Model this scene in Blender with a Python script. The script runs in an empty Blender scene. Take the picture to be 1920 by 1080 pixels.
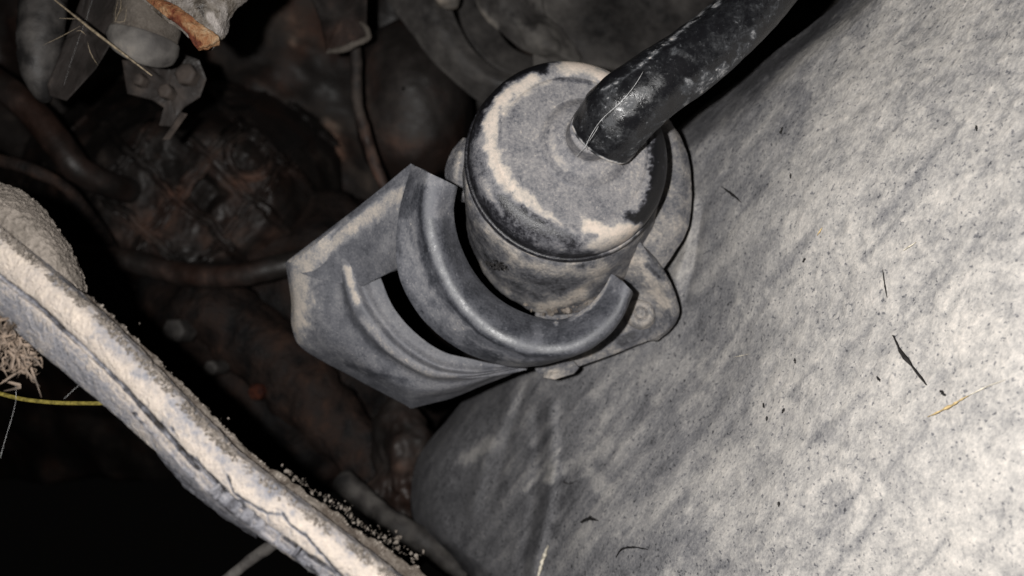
import bpy, math, random
import numpy as np
from mathutils import Vector, Matrix

sc = bpy.context.scene
COL = sc.collection
S = 0.01            # everything below is measured in centimetres
CZ = 40.0           # height of the lens above the ground
F = 1400.0          # focal length in pixels of the 1920 wide photograph

# ------------------------------------------------------------------ camera, dark surroundings, flash
cd = bpy.data.cameras.new('camera')
cam = bpy.data.objects.new('camera', cd); COL.objects.link(cam)
cam.location = (0, 0, CZ * S); cam.rotation_euler = (math.radians(90), 0, 0)
cd.sensor_width = 36; cd.lens = 36 * F / 1920
cd.clip_start = 0.005; cd.clip_end = 20
cd.dof.use_dof = True; cd.dof.focus_distance = 0.225; cd.dof.aperture_fstop = 11
sc.camera = cam

w = bpy.data.worlds.new("World"); sc.world = w; w.use_nodes = True
w.node_tree.nodes['Background'].inputs[0].default_value = (0.9, 0.85, 0.8, 1)
w.node_tree.nodes['Background'].inputs[1].default_value = 0.0015

fl = bpy.data.lights.new('phone_flash', 'POINT')
fl.energy = 4.5; fl.shadow_soft_size = 0.0022; fl.color = (1.0, 0.98, 0.955)
flo = bpy.data.objects.new('phone_flash', fl); COL.objects.link(flo)
flo.location = (-2.1 * S, 0.0, (CZ + 0.5) * S)

sc.view_settings.view_transform = 'Standard'; sc.view_settings.look = 'None'
sc.view_settings.exposure = 0; sc.view_settings.gamma = 1
sc.cycles.max_bounces = 4; sc.cycles.diffuse_bounces = 2

# ------------------------------------------------------------------ numbers
rng = np.random.RandomState(7)
_perm = np.concatenate([rng.permutation(256)] * 3)
_grad = rng.normal(size=(256, 3)); _grad /= np.linalg.norm(_grad, axis=1)[:, None]

def gn(p):                                   # gradient noise, about -1..1
    p = np.asarray(p, float); i = np.floor(p).astype(int); f = p - i
    u = f * f * f * (f * (f * 6 - 15) + 10); i &= 255
    out = 0
    for dx in (0, 1):
        for dy in (0, 1):
            for dz in (0, 1):
                h = _perm[_perm[_perm[(i[..., 0] + dx) & 255] + ((i[..., 1] + dy) & 255)] + ((i[..., 2] + dz) & 255)]
                g = _grad[h]
                d = (g * (f - np.array([dx, dy, dz]))).sum(-1)
                wx = u[..., 0] if dx else 1 - u[..., 0]
                wy = u[..., 1] if dy else 1 - u[..., 1]
                wz = u[..., 2] if dz else 1 - u[..., 2]
                out = out + d * wx * wy * wz
    return out * 1.7

def fbm(p, scale=1.0, octaves=4, seed=0.0, gain=0.5):
    p = np.asarray(p, float) * scale + seed; a = 1; s = 0
    for _ in range(octaves):
        s = s + a * gn(p); p = p * 2.03 + 11.7; a *= gain
    return s

def P(px, py, d):                            # a place seen at this spot of the photograph, d cm away
    return np.array([(px - 960) / F * d, d, CZ + (540 - py) / F * d])

def proj(V):
    V = np.asarray(V); return np.stack([960 + F * V[..., 0] / V[..., 1], 540 - F * (V[..., 2] - CZ) / V[..., 1]], -1)

def cr(pts, n, closed=False):                # Catmull-Rom through pts, n samples by chord length
    pts = np.asarray(pts, float); m = len(pts)
    if m == 2:
        t = np.linspace(0, 1, n)[:, None]; return pts[0] * (1 - t) + pts[1] * t
    q = np.vstack([2 * pts[0] - pts[1], pts, 2 * pts[-1] - pts[-2]])
    L = np.linalg.norm(np.diff(pts, axis=0), axis=1) + 1e-9; c = np.concatenate([[0], np.cumsum(L)]); c /= c[-1]
    t = np.linspace(0, 1, n); k = np.clip(np.searchsorted(c, t, 'right') - 1, 0, m - 2)
    f = ((t - c[k]) / (c[k + 1] - c[k]))[:, None]
    a, b, cc, d = q[k], q[k + 1], q[k + 2], q[k + 3]
    return 0.5 * (2 * b + (cc - a) * f + (2 * a - 5 * b + 4 * cc - d) * f ** 2 + (3 * b - 3 * cc + d - a) * f ** 3)

def patch(rows, nu, nv, world=False):        # surface through rows of control points
    R = []
    for r in rows:
        W = np.array(r, float) if world else np.array([P(*q) for q in r])
        R.append(cr(W, nv))
    R = np.array(R)
    L = np.concatenate([[0], np.cumsum(np.linalg.norm(np.diff(R, axis=0), axis=2).mean(1) + 1e-6)]); L /= L[-1]
    m = len(R); q = np.concatenate([(2 * R[0] - R[1])[None], R, (2 * R[-1] - R[-2])[None]])
    t = np.linspace(0, 1, nu); k = np.clip(np.searchsorted(L, t, 'right') - 1, 0, m - 2)
    f = ((t - L[k]) / (L[k + 1] - L[k]))[:, None, None]
    if m == 2: return R[0][None] * (1 - t[:, None, None]) + R[1][None] * t[:, None, None]
    a, b, c, d = q[k], q[k + 1], q[k + 2], q[k + 3]
    return 0.5 * (2 * b + (c - a) * f + (2 * a - 5 * b + 4 * c - d) * f ** 2 + (3 * b - 3 * c + d - a) * f ** 3)

def gnorm(G):
    du = np.gradient(G, axis=0); dv = np.gradient(G, axis=1)
    n = np.cross(du, dv); return n / (np.linalg.norm(n, axis=2, keepdims=True) + 1e-12)

def face_cam(G):                             # flip a grid so that its normals look to the lens
    n = gnorm(G)
    return G if (n * -G_to(G)).sum(-1).mean() > 0 else G[:, ::-1]

def G_to(G): return G - np.array([0, 0, CZ])

def gfaces(nu, nv, wrap=False, off=0):
    i, j = np.meshgrid(np.arange(nu - 1), np.arange(nv if wrap else nv - 1), indexing='ij')
    j2 = (j + 1) % nv
    return (np.stack([i * nv + j, (i + 1) * nv + j, (i + 1) * nv + j2, i * nv + j2], -1).reshape(-1, 4) + off)

def strokes(V, D, L, jit=0.42, ns=2.4, seed=3.3):
    """L: (value, half width in photo pixels, strength, [(x, y), ...]): shaped patches of dust, bare plastic or painted shade"""
    p = proj(V); n = fbm(V, ns, 6, seed, 0.65)
    for val, wd, st, pts in L:
        pts = np.array(pts, float)
        if len(pts) == 1: d = np.linalg.norm(p - pts[0], axis=-1)
        else:
            d = np.full(p.shape[:-1], 1e9)
            for a, b in zip(pts[:-1], pts[1:]):
                ab = b - a; t = np.clip(((p - a) @ ab) / (ab @ ab), 0, 1)
                d = np.minimum(d, np.linalg.norm(p - (a + t[..., None] * ab), axis=-1))
        x = np.clip(0.12 + (1.0 - d / wd + n * jit) * 1.25, 0, 1); x = x * x * (3 - 2 * x) * st
        D = D * (1 - x) + val * x
    return D

# ------------------------------------------------------------------ objects
def mesh_obj(name, V, faces, mat, parent=None, dust=None, smooth=True):
    V = np.asarray(V, float).reshape(-1, 3) * S
    if parent is not None:
        mw = parent.matrix_basis.copy(); pp = parent.parent
        while pp is not None: mw = pp.matrix_basis @ mw; pp = pp.parent
        M = np.array(mw.inverted()); V = V @ M[:3, :3].T + M[:3, 3]
    me = bpy.data.meshes.new(name)
    me.from_pydata(V.tolist(), [], faces.tolist() if isinstance(faces, np.ndarray) else faces)
    if dust is not None:
        a = me.attributes.new('dust', 'FLOAT', 'POINT')
        dd = np.broadcast_to(np.asarray(dust, np.float32).reshape(-1), (len(V),)).astype(np.float32)
        a.data.foreach_set('value', np.ascontiguousarray(dd))
    me.materials.append(mat)
    if smooth: me.polygons.foreach_set('use_smooth', [True] * len(me.polygons))
    me.update()
    o = bpy.data.objects.new(name, me); COL.objects.link(o)
    if parent is not None: o.parent = parent
    return o

def recal(o):
    import bmesh
    bm = bmesh.new(); bm.from_mesh(o.data); bmesh.ops.recalc_face_normals(bm, faces=bm.faces[:]); bm.to_mesh(o.data); bm.free()
    return o

def solid(o, t, bev=0.0):                    # give a skin its real thickness, away from its outer face
    m = o.modifiers.new('thickness', 'SOLIDIFY'); m.thickness = t * S; m.offset = -1
    if bev:
        b = o.modifiers.new('edge', 'BEVEL'); b.width = bev * S; b.segments = 2; b.limit_method = 'ANGLE'; b.angle_limit = math.radians(50)
    return o

def tag(o, label, cat, group=None, kind=None):
    o['label'] = label; o['category'] = cat
    if group: o['group'] = group
    if kind: o['kind'] = kind
    return o

def thing(name, at, label, cat, group=None, M=None):
    o = bpy.data.objects.new(name, None); COL.objects.link(o); o.empty_display_size = 0.01
    m = Matrix.Identity(4) if M is None else M.copy()
    m.translation = Vector([float(c) * S for c in at]); o.matrix_basis = m
    return tag(o, label, cat, group)

def tube_mesh(pts, rad, n=16, steps=40, world=False, ends=True, squash=1.0):
    W = np.array(pts, float) if world else np.array([P(*q) for q in pts])
    C = cr(W, steps); r = np.interp(np.linspace(0, 1, steps), np.linspace(0, 1, len(rad)), rad) if hasattr(rad, '__len__') else np.full(steps, rad)
    T = np.gradient(C, axis=0); T /= np.linalg.norm(T, axis=1)[:, None]
    a = np.array([0.3, 1, 0.2]) if abs(T[0] @ [0.3, 1, 0.2]) < 1 else np.array([1, 0, 0.]); ring = []
    u = np.cross(T[0], a); u /= np.linalg.norm(u)
    th = np.linspace(0, 2 * np.pi, n, endpoint=False)
    for k in range(steps):
        u = u - T[k] * (u @ T[k]); u /= np.linalg.norm(u); v = np.cross(T[k], u)
        ring.append(C[k] + r[k] * (np.cos(th)[:, None] * u + squash * np.sin(th)[:, None] * v))
    G = np.array(ring); Fc = gfaces(steps, n, True).tolist()
    V = G.reshape(-1, 3)
    if ends:
        b = (steps - 1) * n
        Fc.append(list(range(n))[::-1]); Fc.append([b + i for i in range(n)])
    return V, Fc, G

def tube(name, pts, rad, mat, parent=None, dust=0.3, n=14, steps=36, world=False, rough=0.0, rs=2.0, squash=1.0):
    V, Fc, G = tube_mesh(pts, rad, n, steps, world, True, squash)
    if rough:
        N = np.repeat(G.mean(1)[:, None], n, 1).reshape(-1, 3); N = V - N; N /= np.linalg.norm(N, axis=1)[:, None] + 1e-9
        V = V + N * (fbm(V, rs, 3)[:, None] * rough)
    dd = dust + 0.25 * fbm(V, 1.1, 3, 9.1)
    return recal(mesh_obj(name, V, Fc, mat, parent, dd))

def grid(name, G, mat, parent=None, dust=None):
    return mesh_obj(name, G.reshape(-1, 3), gfaces(G.shape[0], G.shape[1]), mat, parent, dust)

def slab(name, front, thick, mat, parent=None, dust=0.3, bev=0.08, amp=0.0, ns=1.5):
    """closed plate: outline of (px, py, d) corners, thickness away from the lens"""
    A = np.array([P(*q) for q in front]); c = A.mean(0); n = len(A)
    w_ = (c - np.array([0, 0, CZ])); w_ /= np.linalg.norm(w_)
    rings = []
    for k, (sh, dep) in enumerate([(0.0, 0.0), (0.35, 0.0), (0.7, 0.0), (0.93, 0.0), (0.985, 0.04), (1.0, 0.18), (1.0, 1.0)]):
        pts = c + (A - c) * sh
        if sh > 0:
            q = cr(np.vstack([pts, pts[:1]]), n * 8 + 1)[:-1] if False else np.vstack([np.linspace(pts[i], pts[(i + 1) % n], 8, endpoint=False) for i in range(n)])
        else: q = np.repeat(c[None], n * 8, 0)
        rings.append(q + w_ * dep * thick)
    G = np.array(rings)
    if amp: G = G + w_ * (fbm(G, ns, 3, 4.0)[..., None] * amp)
    V = G.reshape(-1, 3); Fc = gfaces(len(rings), n * 8, True).tolist(); b = (len(rings) - 1) * n * 8
    Fc.append([b + i for i in range(n * 8)])
    dd = dust + 0.3 * fbm(V, 0.9, 3, 2.2)
    return recal(mesh_obj(name, V, Fc, mat, parent, dd, smooth=False))

# ------------------------------------------------------------------ materials
def grime(name, stops, amp=0.35, fine=9.0, coarse=1.6, rough=(0.42, 0.95), bump=0.25, bdist=0.03, specks=0.0, speck_scale=5.0,
          spec=0.4, stretch=None, fstr=0.3, gran=0.0, tint=None, flecks=0.0):
    """one coat of plastic or steel under dust; vertex value 'dust' 0 bare .. 1 caked, also carrying painted light and shade, broken up by noise"""
    m = bpy.data.materials.new(name); m.use_nodes = True; nt = m.node_tree; N = nt.nodes; L = nt.links
    bs = N['Principled BSDF']
    tc = N.new('ShaderNodeTexCoord'); mp = N.new('ShaderNodeMapping'); mp.inputs['Scale'].default_value = (100,) * 3
    L.new(tc.outputs['Object'], mp.inputs['Vector'])
    def noise(scale, det, rg=0.6, dist=0.0, vec=mp):
        n = N.new('ShaderNodeTexNoise'); n.inputs['Scale'].default_value = scale; n.inputs['Detail'].default_value = det
        n.inputs['Roughness'].default_value = rg; n.inputs['Distortion'].default_value = dist
        L.new(vec.outputs[0], n.inputs['Vector']); return n
    def math_(op, a, b, c=None, clamp=False):
        x = N.new('ShaderNodeMath'); x.operation = op; x.use_clamp = clamp
        for i, v in enumerate((a, b, c)):
            if v is None: continue
            if isinstance(v, (int, float)): x.inputs[i].default_value = v
            else: L.new(v, x.inputs[i])
        return x.outputs[0]
    at = N.new('ShaderNodeAttribute'); at.attribute_name = 'dust'; at.attribute_type = 'GEOMETRY'
    v2 = mp
    if stretch:
        v1 = N.new('ShaderNodeMapping'); v1.inputs['Rotation'].default_value = stretch[0]; L.new(mp.outputs[0], v1.inputs['Vector'])
        v2 = N.new('ShaderNodeMapping'); v2.inputs['Scale'].default_value = stretch[1]; L.new(v1.outputs[0], v2.inputs['Vector'])
    n1 = noise(coarse, 8, 0.68, 0.3, v2); n2 = noise(fine, 4, 0.7, 0.0, v2)
    f = math_('MULTIPLY_ADD', math_('SUBTRACT', n1.outputs['Fac'], 0.5), amp * 2, at.outputs['Fac'])
    f = math_('MULTIPLY_ADD', math_('SUBTRACT', n2.outputs['Fac'], 0.5), fstr * 2, f)
    if specks:
        n3 = noise(speck_scale, 2, 0.5)
        sp = N.new('ShaderNodeMapRange'); sp.inputs[1].default_value = 0.62; sp.inputs[2].default_value = 0.70
        L.new(n3.outputs['Fac'], sp.inputs[0])
        f = math_('MULTIPLY_ADD', sp.outputs[0], -specks, f)
    if flecks:
        n5 = noise(9.0, 3, 0.6, 0.5); fp_ = N.new('ShaderNodeMapRange'); fp_.inputs[1].default_value = 0.63; fp_.inputs[2].default_value = 0.69
        L.new(n5.outputs['Fac'], fp_.inputs[0]); f = math_('MULTIPLY_ADD', fp_.outputs[0], flecks, f)
        n6 = noise(5.0, 4, 0.7, 1.0); fq_ = N.new('ShaderNodeMapRange'); fq_.inputs[1].default_value = 0.60; fq_.inputs[2].default_value = 0.70
        L.new(n6.outputs['Fac'], fq_.inputs[0]); f = math_('MULTIPLY_ADD', fq_.outputs[0], -flecks * 0.8, f)
    fc = math_('ADD', f, 0.0, clamp=True)
    cr_ = N.new('ShaderNodeValToRGB'); e = cr_.color_ramp.elements
    while len(e) < len(stops): e.new(0.5)
    for k, (pos, c) in enumerate(stops): e[k].position = pos; e[k].color = (*c, 1)
    L.new(fc, cr_.inputs[0]); L.new(cr_.outputs[0], bs.inputs['Base Color'])
    if tint:                                  # rust showing through in patches
        nt_ = noise(tint[1], 5, 0.65); mr = N.new('ShaderNodeMapRange'); mr.inputs[1].default_value = 0.46; mr.inputs[2].default_value = 0.66
        L.new(nt_.outputs['Fac'], mr.inputs[0]); mx = N.new('ShaderNodeMix'); mx.data_type = 'RGBA'; mx.blend_type = 'MIX'
        L.new(mr.outputs[0], mx.inputs[0]); L.new(cr_.outputs[0], mx.inputs[6])
        m2 = N.new('ShaderNodeMix'); m2.data_type = 'RGBA'; m2.blend_type = 'MULTIPLY'; m2.inputs[0].default_value = 1; m2.inputs[7].default_value = (*tint[0], 1)
        L.new(cr_.outputs[0], m2.inputs[6]); L.new(m2.outputs[2], mx.inputs[7]); L.new(mx.outputs[2], bs.inputs['Base Color'])
    rr = N.new('ShaderNodeMapRange'); rr.inputs[1].default_value = 0.1; rr.inputs[2].default_value = 0.75
    rr.inputs[3].default_value = rough[0]; rr.inputs[4].default_value = rough[1]
    L.new(fc, rr.inputs[0]); L.new(rr.outputs[0], bs.inputs['Roughness'])
    sr = N.new('ShaderNodeMapRange'); sr.inputs[1].default_value = 0.2; sr.inputs[2].default_value = 0.8
    sr.inputs[3].default_value = spec; sr.inputs[4].default_value = spec * 0.25
    L.new(fc, sr.inputs[0]); L.new(sr.outputs[0], bs.inputs['Specular IOR Level'])
    h = math_('MULTIPLY_ADD', n2.outputs['Fac'], 0.7, fc)
    if gran:
        n4 = noise(gran, 3, 0.7); h = math_('MULTIPLY_ADD', n4.outputs['Fac'], 0.8, h)
    b = N.new('ShaderNodeBump'); b.inputs['Strength'].default_value = bump; b.inputs['Distance'].default_value = bdist * S
    L.new(h, b.inputs['Height']); L.new(b.outputs[0], bs.inputs['Normal'])
    return m

BLACK = (0.009, 0.009, 0.010); CHAR = (0.032, 0.032, 0.036); SLATE = (0.10, 0.10, 0.110)
GREY = (0.225, 0.222, 0.232); TAN = (0.36, 0.325, 0.29); BEIGE = (0.50, 0.425, 0.365)
M_cap = grime('dusty_black_plastic', [(0.0, (0.005, 0.005, 0.006)), (0.16, (0.02, 0.02, 0.024)), (0.34, (0.09, 0.09, 0.10)), (0.55, (0.20, 0.192, 0.193)), (0.78, TAN), (1.0, BEIGE)],
              amp=0.26, fine=10, coarse=2.6, rough=(0.36, 0.95), bump=0.38, bdist=0.03, fstr=0.32, gran=22, flecks=0.16)
M_body = grime('muddy_plastic', [(0.0, BLACK), (0.2, CHAR), (0.42, SLATE), (0.6, (0.20, 0.19, 0.185)), (0.8, TAN), (1.0, BEIGE)],
               amp=0.34, fine=8, coarse=1.5, rough=(0.4, 0.95), bump=0.7, bdist=0.05, fstr=0.36, gran=18, flecks=0.2)
M_shield = grime('scuffed_grey_black_plastic', [(0.0, (0.012, 0.012, 0.015)), (0.2, (0.030, 0.032, 0.039)), (0.45, (0.092, 0.094, 0.107)), (0.65, (0.185, 0.183, 0.192)), (0.82, TAN), (1.0, BEIGE)],
                 amp=0.26, fine=12, coarse=1.8, rough=(0.36, 0.9), bump=0.25, bdist=0.02, fstr=0.24, gran=30, spec=0.7, flecks=0.18)
M_tank = grime('dust_coated_tank_plastic', [(0.0, (0.02, 0.02, 0.022)), (0.2, (0.058, 0.058, 0.063)), (0.42, (0.155, 0.153, 0.160)), (0.62, (0.285, 0.275, 0.268)), (0.82, (0.45, 0.425, 0.398)), (1.0, (0.60, 0.553, 0.505))],
               amp=0.20, fine=13, coarse=2.0, rough=(0.5, 0.95), bump=0.5, bdist=0.04, fstr=0.34, gran=24, specks=0.30, speck_scale=8, stretch=((0, math.radians(-40), 0), (1, 1, 0.6)), spec=0.25)
M_hose = grime('black_rubber_with_dust', [(0.0, (0.006, 0.006, 0.007)), (0.3, (0.012, 0.0125, 0.014)), (0.52, (0.04, 0.042, 0.046)), (0.72, (0.19, 0.19, 0.195)), (1.0, (0.42, 0.39, 0.36))],
               amp=0.55, fine=9, coarse=2.4, rough=(0.22, 0.9), bump=0.3, bdist=0.03, fstr=0.36, spec=0.5, flecks=0.25)
M_rail = grime('steel_rail_under_caked_dust', [(0.0, (0.012, 0.010, 0.009)), (0.25, (0.07, 0.07, 0.08)), (0.48, (0.165, 0.163, 0.176)), (0.7, (0.275, 0.245, 0.222)), (1.0, (0.39, 0.335, 0.285))],
               amp=0.36, fine=9, coarse=1.6, rough=(0.6, 0.97), bump=1.0, bdist=0.06, fstr=0.36, gran=16, spec=0.2)
M_crumb = grime('dry_soil', [(0.0, (0.04, 0.032, 0.026)), (0.5, (0.11, 0.096, 0.083)), (1.0, (0.23, 0.20, 0.175))],
                amp=0.3, fine=12, coarse=3, rough=(0.9, 0.97), bump=0.8, bdist=0.04, gran=20, spec=0.1)
M_steel = grime('oily_dark_underbody_steel', [(0.0, (0.014, 0.012, 0.011)), (0.3, (0.029, 0.024, 0.022)), (0.55, (0.078, 0.062, 0.053)), (0.8, (0.18, 0.14, 0.115)), (1.0, (0.26, 0.21, 0.17))],
                amp=0.40, fine=1.3, coarse=0.28, rough=(0.45, 0.95), bump=0.5, bdist=0.10, fstr=0.2, spec=0.4, tint=((1.45, 0.93, 0.76), 0.16))
M_iron = grime('bare_dark_iron', [(0.0, (0.014, 0.012, 0.011)), (0.3, (0.029, 0.024, 0.022)), (0.55, (0.078, 0.062, 0.053)), (0.8, (0.18, 0.14, 0.115)), (1.0, (0.26, 0.21, 0.17))],
                amp=0.40, fine=1.3, coarse=0.28, rough=(0.45, 0.95), bump=0.5, bdist=0.10, fstr=0.2, spec=0.4)
M_rust = grime('rust_brown_steel', [(0.0, (0.010, 0.009, 0.009)), (0.35, (0.034, 0.022, 0.018)), (0.55, (0.068, 0.038, 0.027)), (0.8, (0.085, 0.058, 0.045)), (1.0, (0.2, 0.165, 0.14))],
               amp=0.5, fine=1.5, coarse=0.3, rough=(0.6, 0.97), bump=0.8, bdist=0.25, fstr=0.25, spec=0.2)
M_cast = grime('grey_dusty_casting', [(0.0, (0.015, 0.014, 0.014)), (0.3, (0.06, 0.055, 0.052)), (0.6, (0.14, 0.13, 0.12)), (0.85, (0.24, 0.21, 0.18)), (1.0, (0.34, 0.29, 0.24))],
               amp=0.32, fine=2.0, coarse=0.5, rough=(0.5, 0.95), bump=0.5, bdist=0.08, fstr=0.2, spec=0.3)
M_fitting = grime('greasy_metal_fitting', [(0.0, (0.02, 0.017, 0.015)), (0.3, (0.09, 0.075, 0.06)), (0.55, (0.20, 0.18, 0.165)), (0.8, (0.34, 0.31, 0.29)), (1.0, (0.6, 0.58, 0.56))],
                  amp=0.4, fine=6, coarse=1.4, rough=(0.3, 0.85), bump=0.8, bdist=0.06, fstr=0.25, gran=12, spec=0.6)
M_orange = grime('flaking_orange_rust', [(0.0, (0.03, 0.010, 0.008)), (0.3, (0.11, 0.032, 0.016)), (0.55, (0.20, 0.095, 0.045)), (0.8, (0.29, 0.19, 0.11)), (1.0, (0.42, 0.35, 0.28))],
                 amp=0.5, fine=8, coarse=2.0, rough=(0.7, 0.97), bump=0.9, bdist=0.06, fstr=0.3, gran=14, spec=0.15)

def plain(name, col, rough=0.7, spec=0.3, var=0.4, sc_=8):
    m = bpy.data.materials.new(name); m.use_nodes = True; N = m.node_tree.nodes; L = m.node_tree.links; bs = N['Principled BSDF']
    tc = N.new('ShaderNodeTexCoord'); n = N.new('ShaderNodeTexNoise'); n.inputs['Scale'].default_value = sc_ * 100
    L.new(tc.outputs['Object'], n.inputs['Vector']); r = N.new('ShaderNodeValToRGB')
    r.color_ramp.elements[0].color = (*[c * (1 - var) for c in col], 1); r.color_ramp.elements[1].color = (*[min(1, c * (1 + var)) for c in col], 1)
    r.color_ramp.elements[0].position = 0.35; r.color_ramp.elements[1].position = 0.65
    L.new(n.outputs['Fac'], r.inputs[0]); L.new(r.outputs[0], bs.inputs['Base Color'])
    bs.inputs['Roughness'].default_value = rough; bs.inputs['Specular IOR Level'].default_value = spec
    return m
M_straw = plain('dry_straw', (0.42, 0.31, 0.15)); M_pale = plain('bleached_straw', (0.6, 0.55, 0.45))
M_flake = plain('black_flake', (0.014, 0.013, 0.013)); M_web = plain('cobweb_silk', (0.45, 0.45, 0.45), 0.5)
M_wire = plain('olive_yellow_wire', (0.16, 0.13, 0.03), 0.5); M_grass = plain('withered_grass', (0.11, 0.082, 0.062), var=0.6, sc_=3)
M_dull = plain('dull_straw', (0.20, 0.16, 0.11))

# ------------------------------------------------------------------ the big dusty tank
ctl = np.array([(820, 760, 40), (780, 930, 39.5), (860, 1060, 37), (930, 850, 36), (1000, 950, 32.3), (1050, 720, 32.5), (1180, 560, 31.8), (1280, 300, 31), (1300, 450, 30.4),
    (1400, 180, 29.5), (1560, 20, 28), (1700, -80, 26.5), (1260, 640, 30.0), (1300, 760, 27.6), (1420, 560, 26.4), (1400, 400, 27.2), (1550, 600, 23.8), (1550, 350, 24.6), (1650, 180, 24.3), (1750, 420, 22.3),
    (1900, 180, 21.8), (1500, 900, 22.4), (1700, 800, 20.7), (1900, 600, 20.2), (1920, 1050, 19.2), (1150, 1000, 27.2), (1300, 1000, 24.6), (1500, 1130, 21.9),
    (2150, -150, 20.5), (2150, 300, 19.0), (2150, 700, 18.0), (2150, 1250, 17.5), (1200, 1250, 25.5), (900, 1200, 31), (1100, 400, 35), (950, 600, 37)], float)
def rbf_fit(c):
    X = c[:, :2] / 400; r = np.linalg.norm(X[:, None] - X[None], axis=2); A = r + 0.0 * np.eye(len(c))
    A = A + np.eye(len(c)) * (-0.06); Pm = np.hstack([np.ones((len(c), 1)), X]); Z = np.zeros((3, 3))
    K = np.block([[A, Pm], [Pm.T, Z]]); return np.linalg.solve(K, np.concatenate([c[:, 2], [0, 0, 0]]))
wt = rbf_fit(ctl)
def tank_depth(px, py):
    X = np.stack([px, py], -1) / 400; C = ctl[:, :2] / 400
    r = np.sqrt(((X[..., None, :] - C) ** 2).sum(-1) + 0.03); return r @ wt[:-3] + wt[-3] + X @ wt[-2:]
NU, NV = 330, 330
edge = cr([(1900, -290, 0), (1690, -95, 0), (1560, 12, 0), (1470, 82, 0), (1380, 155, 0), (1290, 225, 0), (1180, 320, 0), (1080, 480, 0), (975, 640, 0), (860, 760, 0), (785, 850, 0), (768, 930, 0), (782, 990, 0), (850, 1050, 0), (920, 1130, 0), (980, 1230, 0)], NV)[:, :2]
outer = cr([(2220, -330, 0), (2220, 100, 0), (2220, 500, 0), (2220, 900, 0), (2220, 1300, 0), (1900, 1330, 0), (1500, 1330, 0)], NV)[:, :2]
u = np.linspace(0, 1, NU) ** 1.15
px = edge[None, :, 0] * (1 - u[:, None]) + outer[None, :, 0] * u[:, None]
py = edge[None, :, 1] * (1 - u[:, None]) + outer[None, :, 1] * u[:, None]
dep = tank_depth(px, py)
inch = np.linalg.norm(np.stack([px, py], -1) - edge[None], axis=-1)
dep = dep - 1.6 * np.clip((px - 1300) / 600, 0, 1)
dep = dep + 2.6 * np.clip(1 - inch / 75, 0, 1) ** 2.2
# moulded features: a shallow shoulder line from the filter down, and a lip near the upper edge
def seam(px, py, pts):
    pts = np.array(pts, float); p = np.stack([px, py], -1); best = np.full(px.shape, 1e9); sg = np.ones(px.shape)
    for a, b in zip(pts[:-1], pts[1:]):
        ab = b - a; t = np.clip(((p - a) @ ab) / (ab @ ab), 0, 1); q = p - (a + t[..., None] * ab); d = np.linalg.norm(q, axis=-1)
        s_ = np.sign(ab[0] * q[..., 1] - ab[1] * q[..., 0]); m = d < best; best = np.where(m, d, best); sg = np.where(m, s_, sg)
    return best, sg
def ridge(px, py, pts, wd): return np.exp(-(seam(px, py, pts)[0] / wd) ** 2)
dep -= 0.32 * ridge(px, py, [(1035, 760), (1040, 880), (1015, 1000), (1000, 1120)], 11)
dep += 0.22 * ridge(px, py, [(1010, 780), (1010, 880), (990, 1000), (975, 1100)], 12)
dep -= 0.25 * ridge(px, py, [(960, 750), (910, 860), (890, 960)], 12)
dep += 0.18 * ridge(px, py, [(990, 720), (960, 800), (935, 910)], 10)
dep -= 0.30 * ridge(px, py, [(1300, 380), (1285, 480), (1262, 540)], 10)
dep += 0.20 * ridge(px, py, [(1318, 400), (1302, 500), (1285, 560)], 9)
dep += 0.55 * ridge(px, py, [(1600, -20), (1530, 40), (1450, 110), (1350, 215)], 26)
W = np.stack([(px - 960) / F * dep, dep, CZ + (540 - py) / F * dep], -1)
Nn = gnorm(W); Nn = Nn * np.sign(-(Nn * G_to(W)).sum(-1, keepdims=True))
# waves of the wall, streaks wiped up the slope on the left, pimples of dust on the right
ang = math.radians(52); sd = np.stack([px * math.cos(ang) - py * math.sin(ang), px * math.sin(ang) + py * math.cos(ang), dep * 0], -1)
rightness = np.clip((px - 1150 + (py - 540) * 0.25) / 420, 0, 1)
streak = fbm(sd * np.array([1 / 190, 1 / 26, 0]), 1, 4, 5.5, 0.6)
speck = fbm(W, 2.6, 4, 1.2, 0.65)
W2 = W + Nn * (0.12 * fbm(W, 0.25, 2, 3)[..., None] + (0.035 * (1 - 0.6 * rightness) * streak)[..., None] + 0.022 * (speck * (0.3 + 0.7 * rightness))[..., None])
D = 0.50 - 0.12 * np.clip((1180 - px) / 200, 0, 1) + 0.19 * rightness + 0.07 * np.clip((px - 1350) / 500, 0, 1) * np.clip((py - 100) / 500, 0.2, 1) + streak * (0.16 - 0.13 * rightness) + 0.09 * fbm(W, 0.30, 5, 8.1, 0.7) + speck * 0.12 * rightness  # dust mottling, plus light falloff painted in: darker left, brighter to lower right
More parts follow.
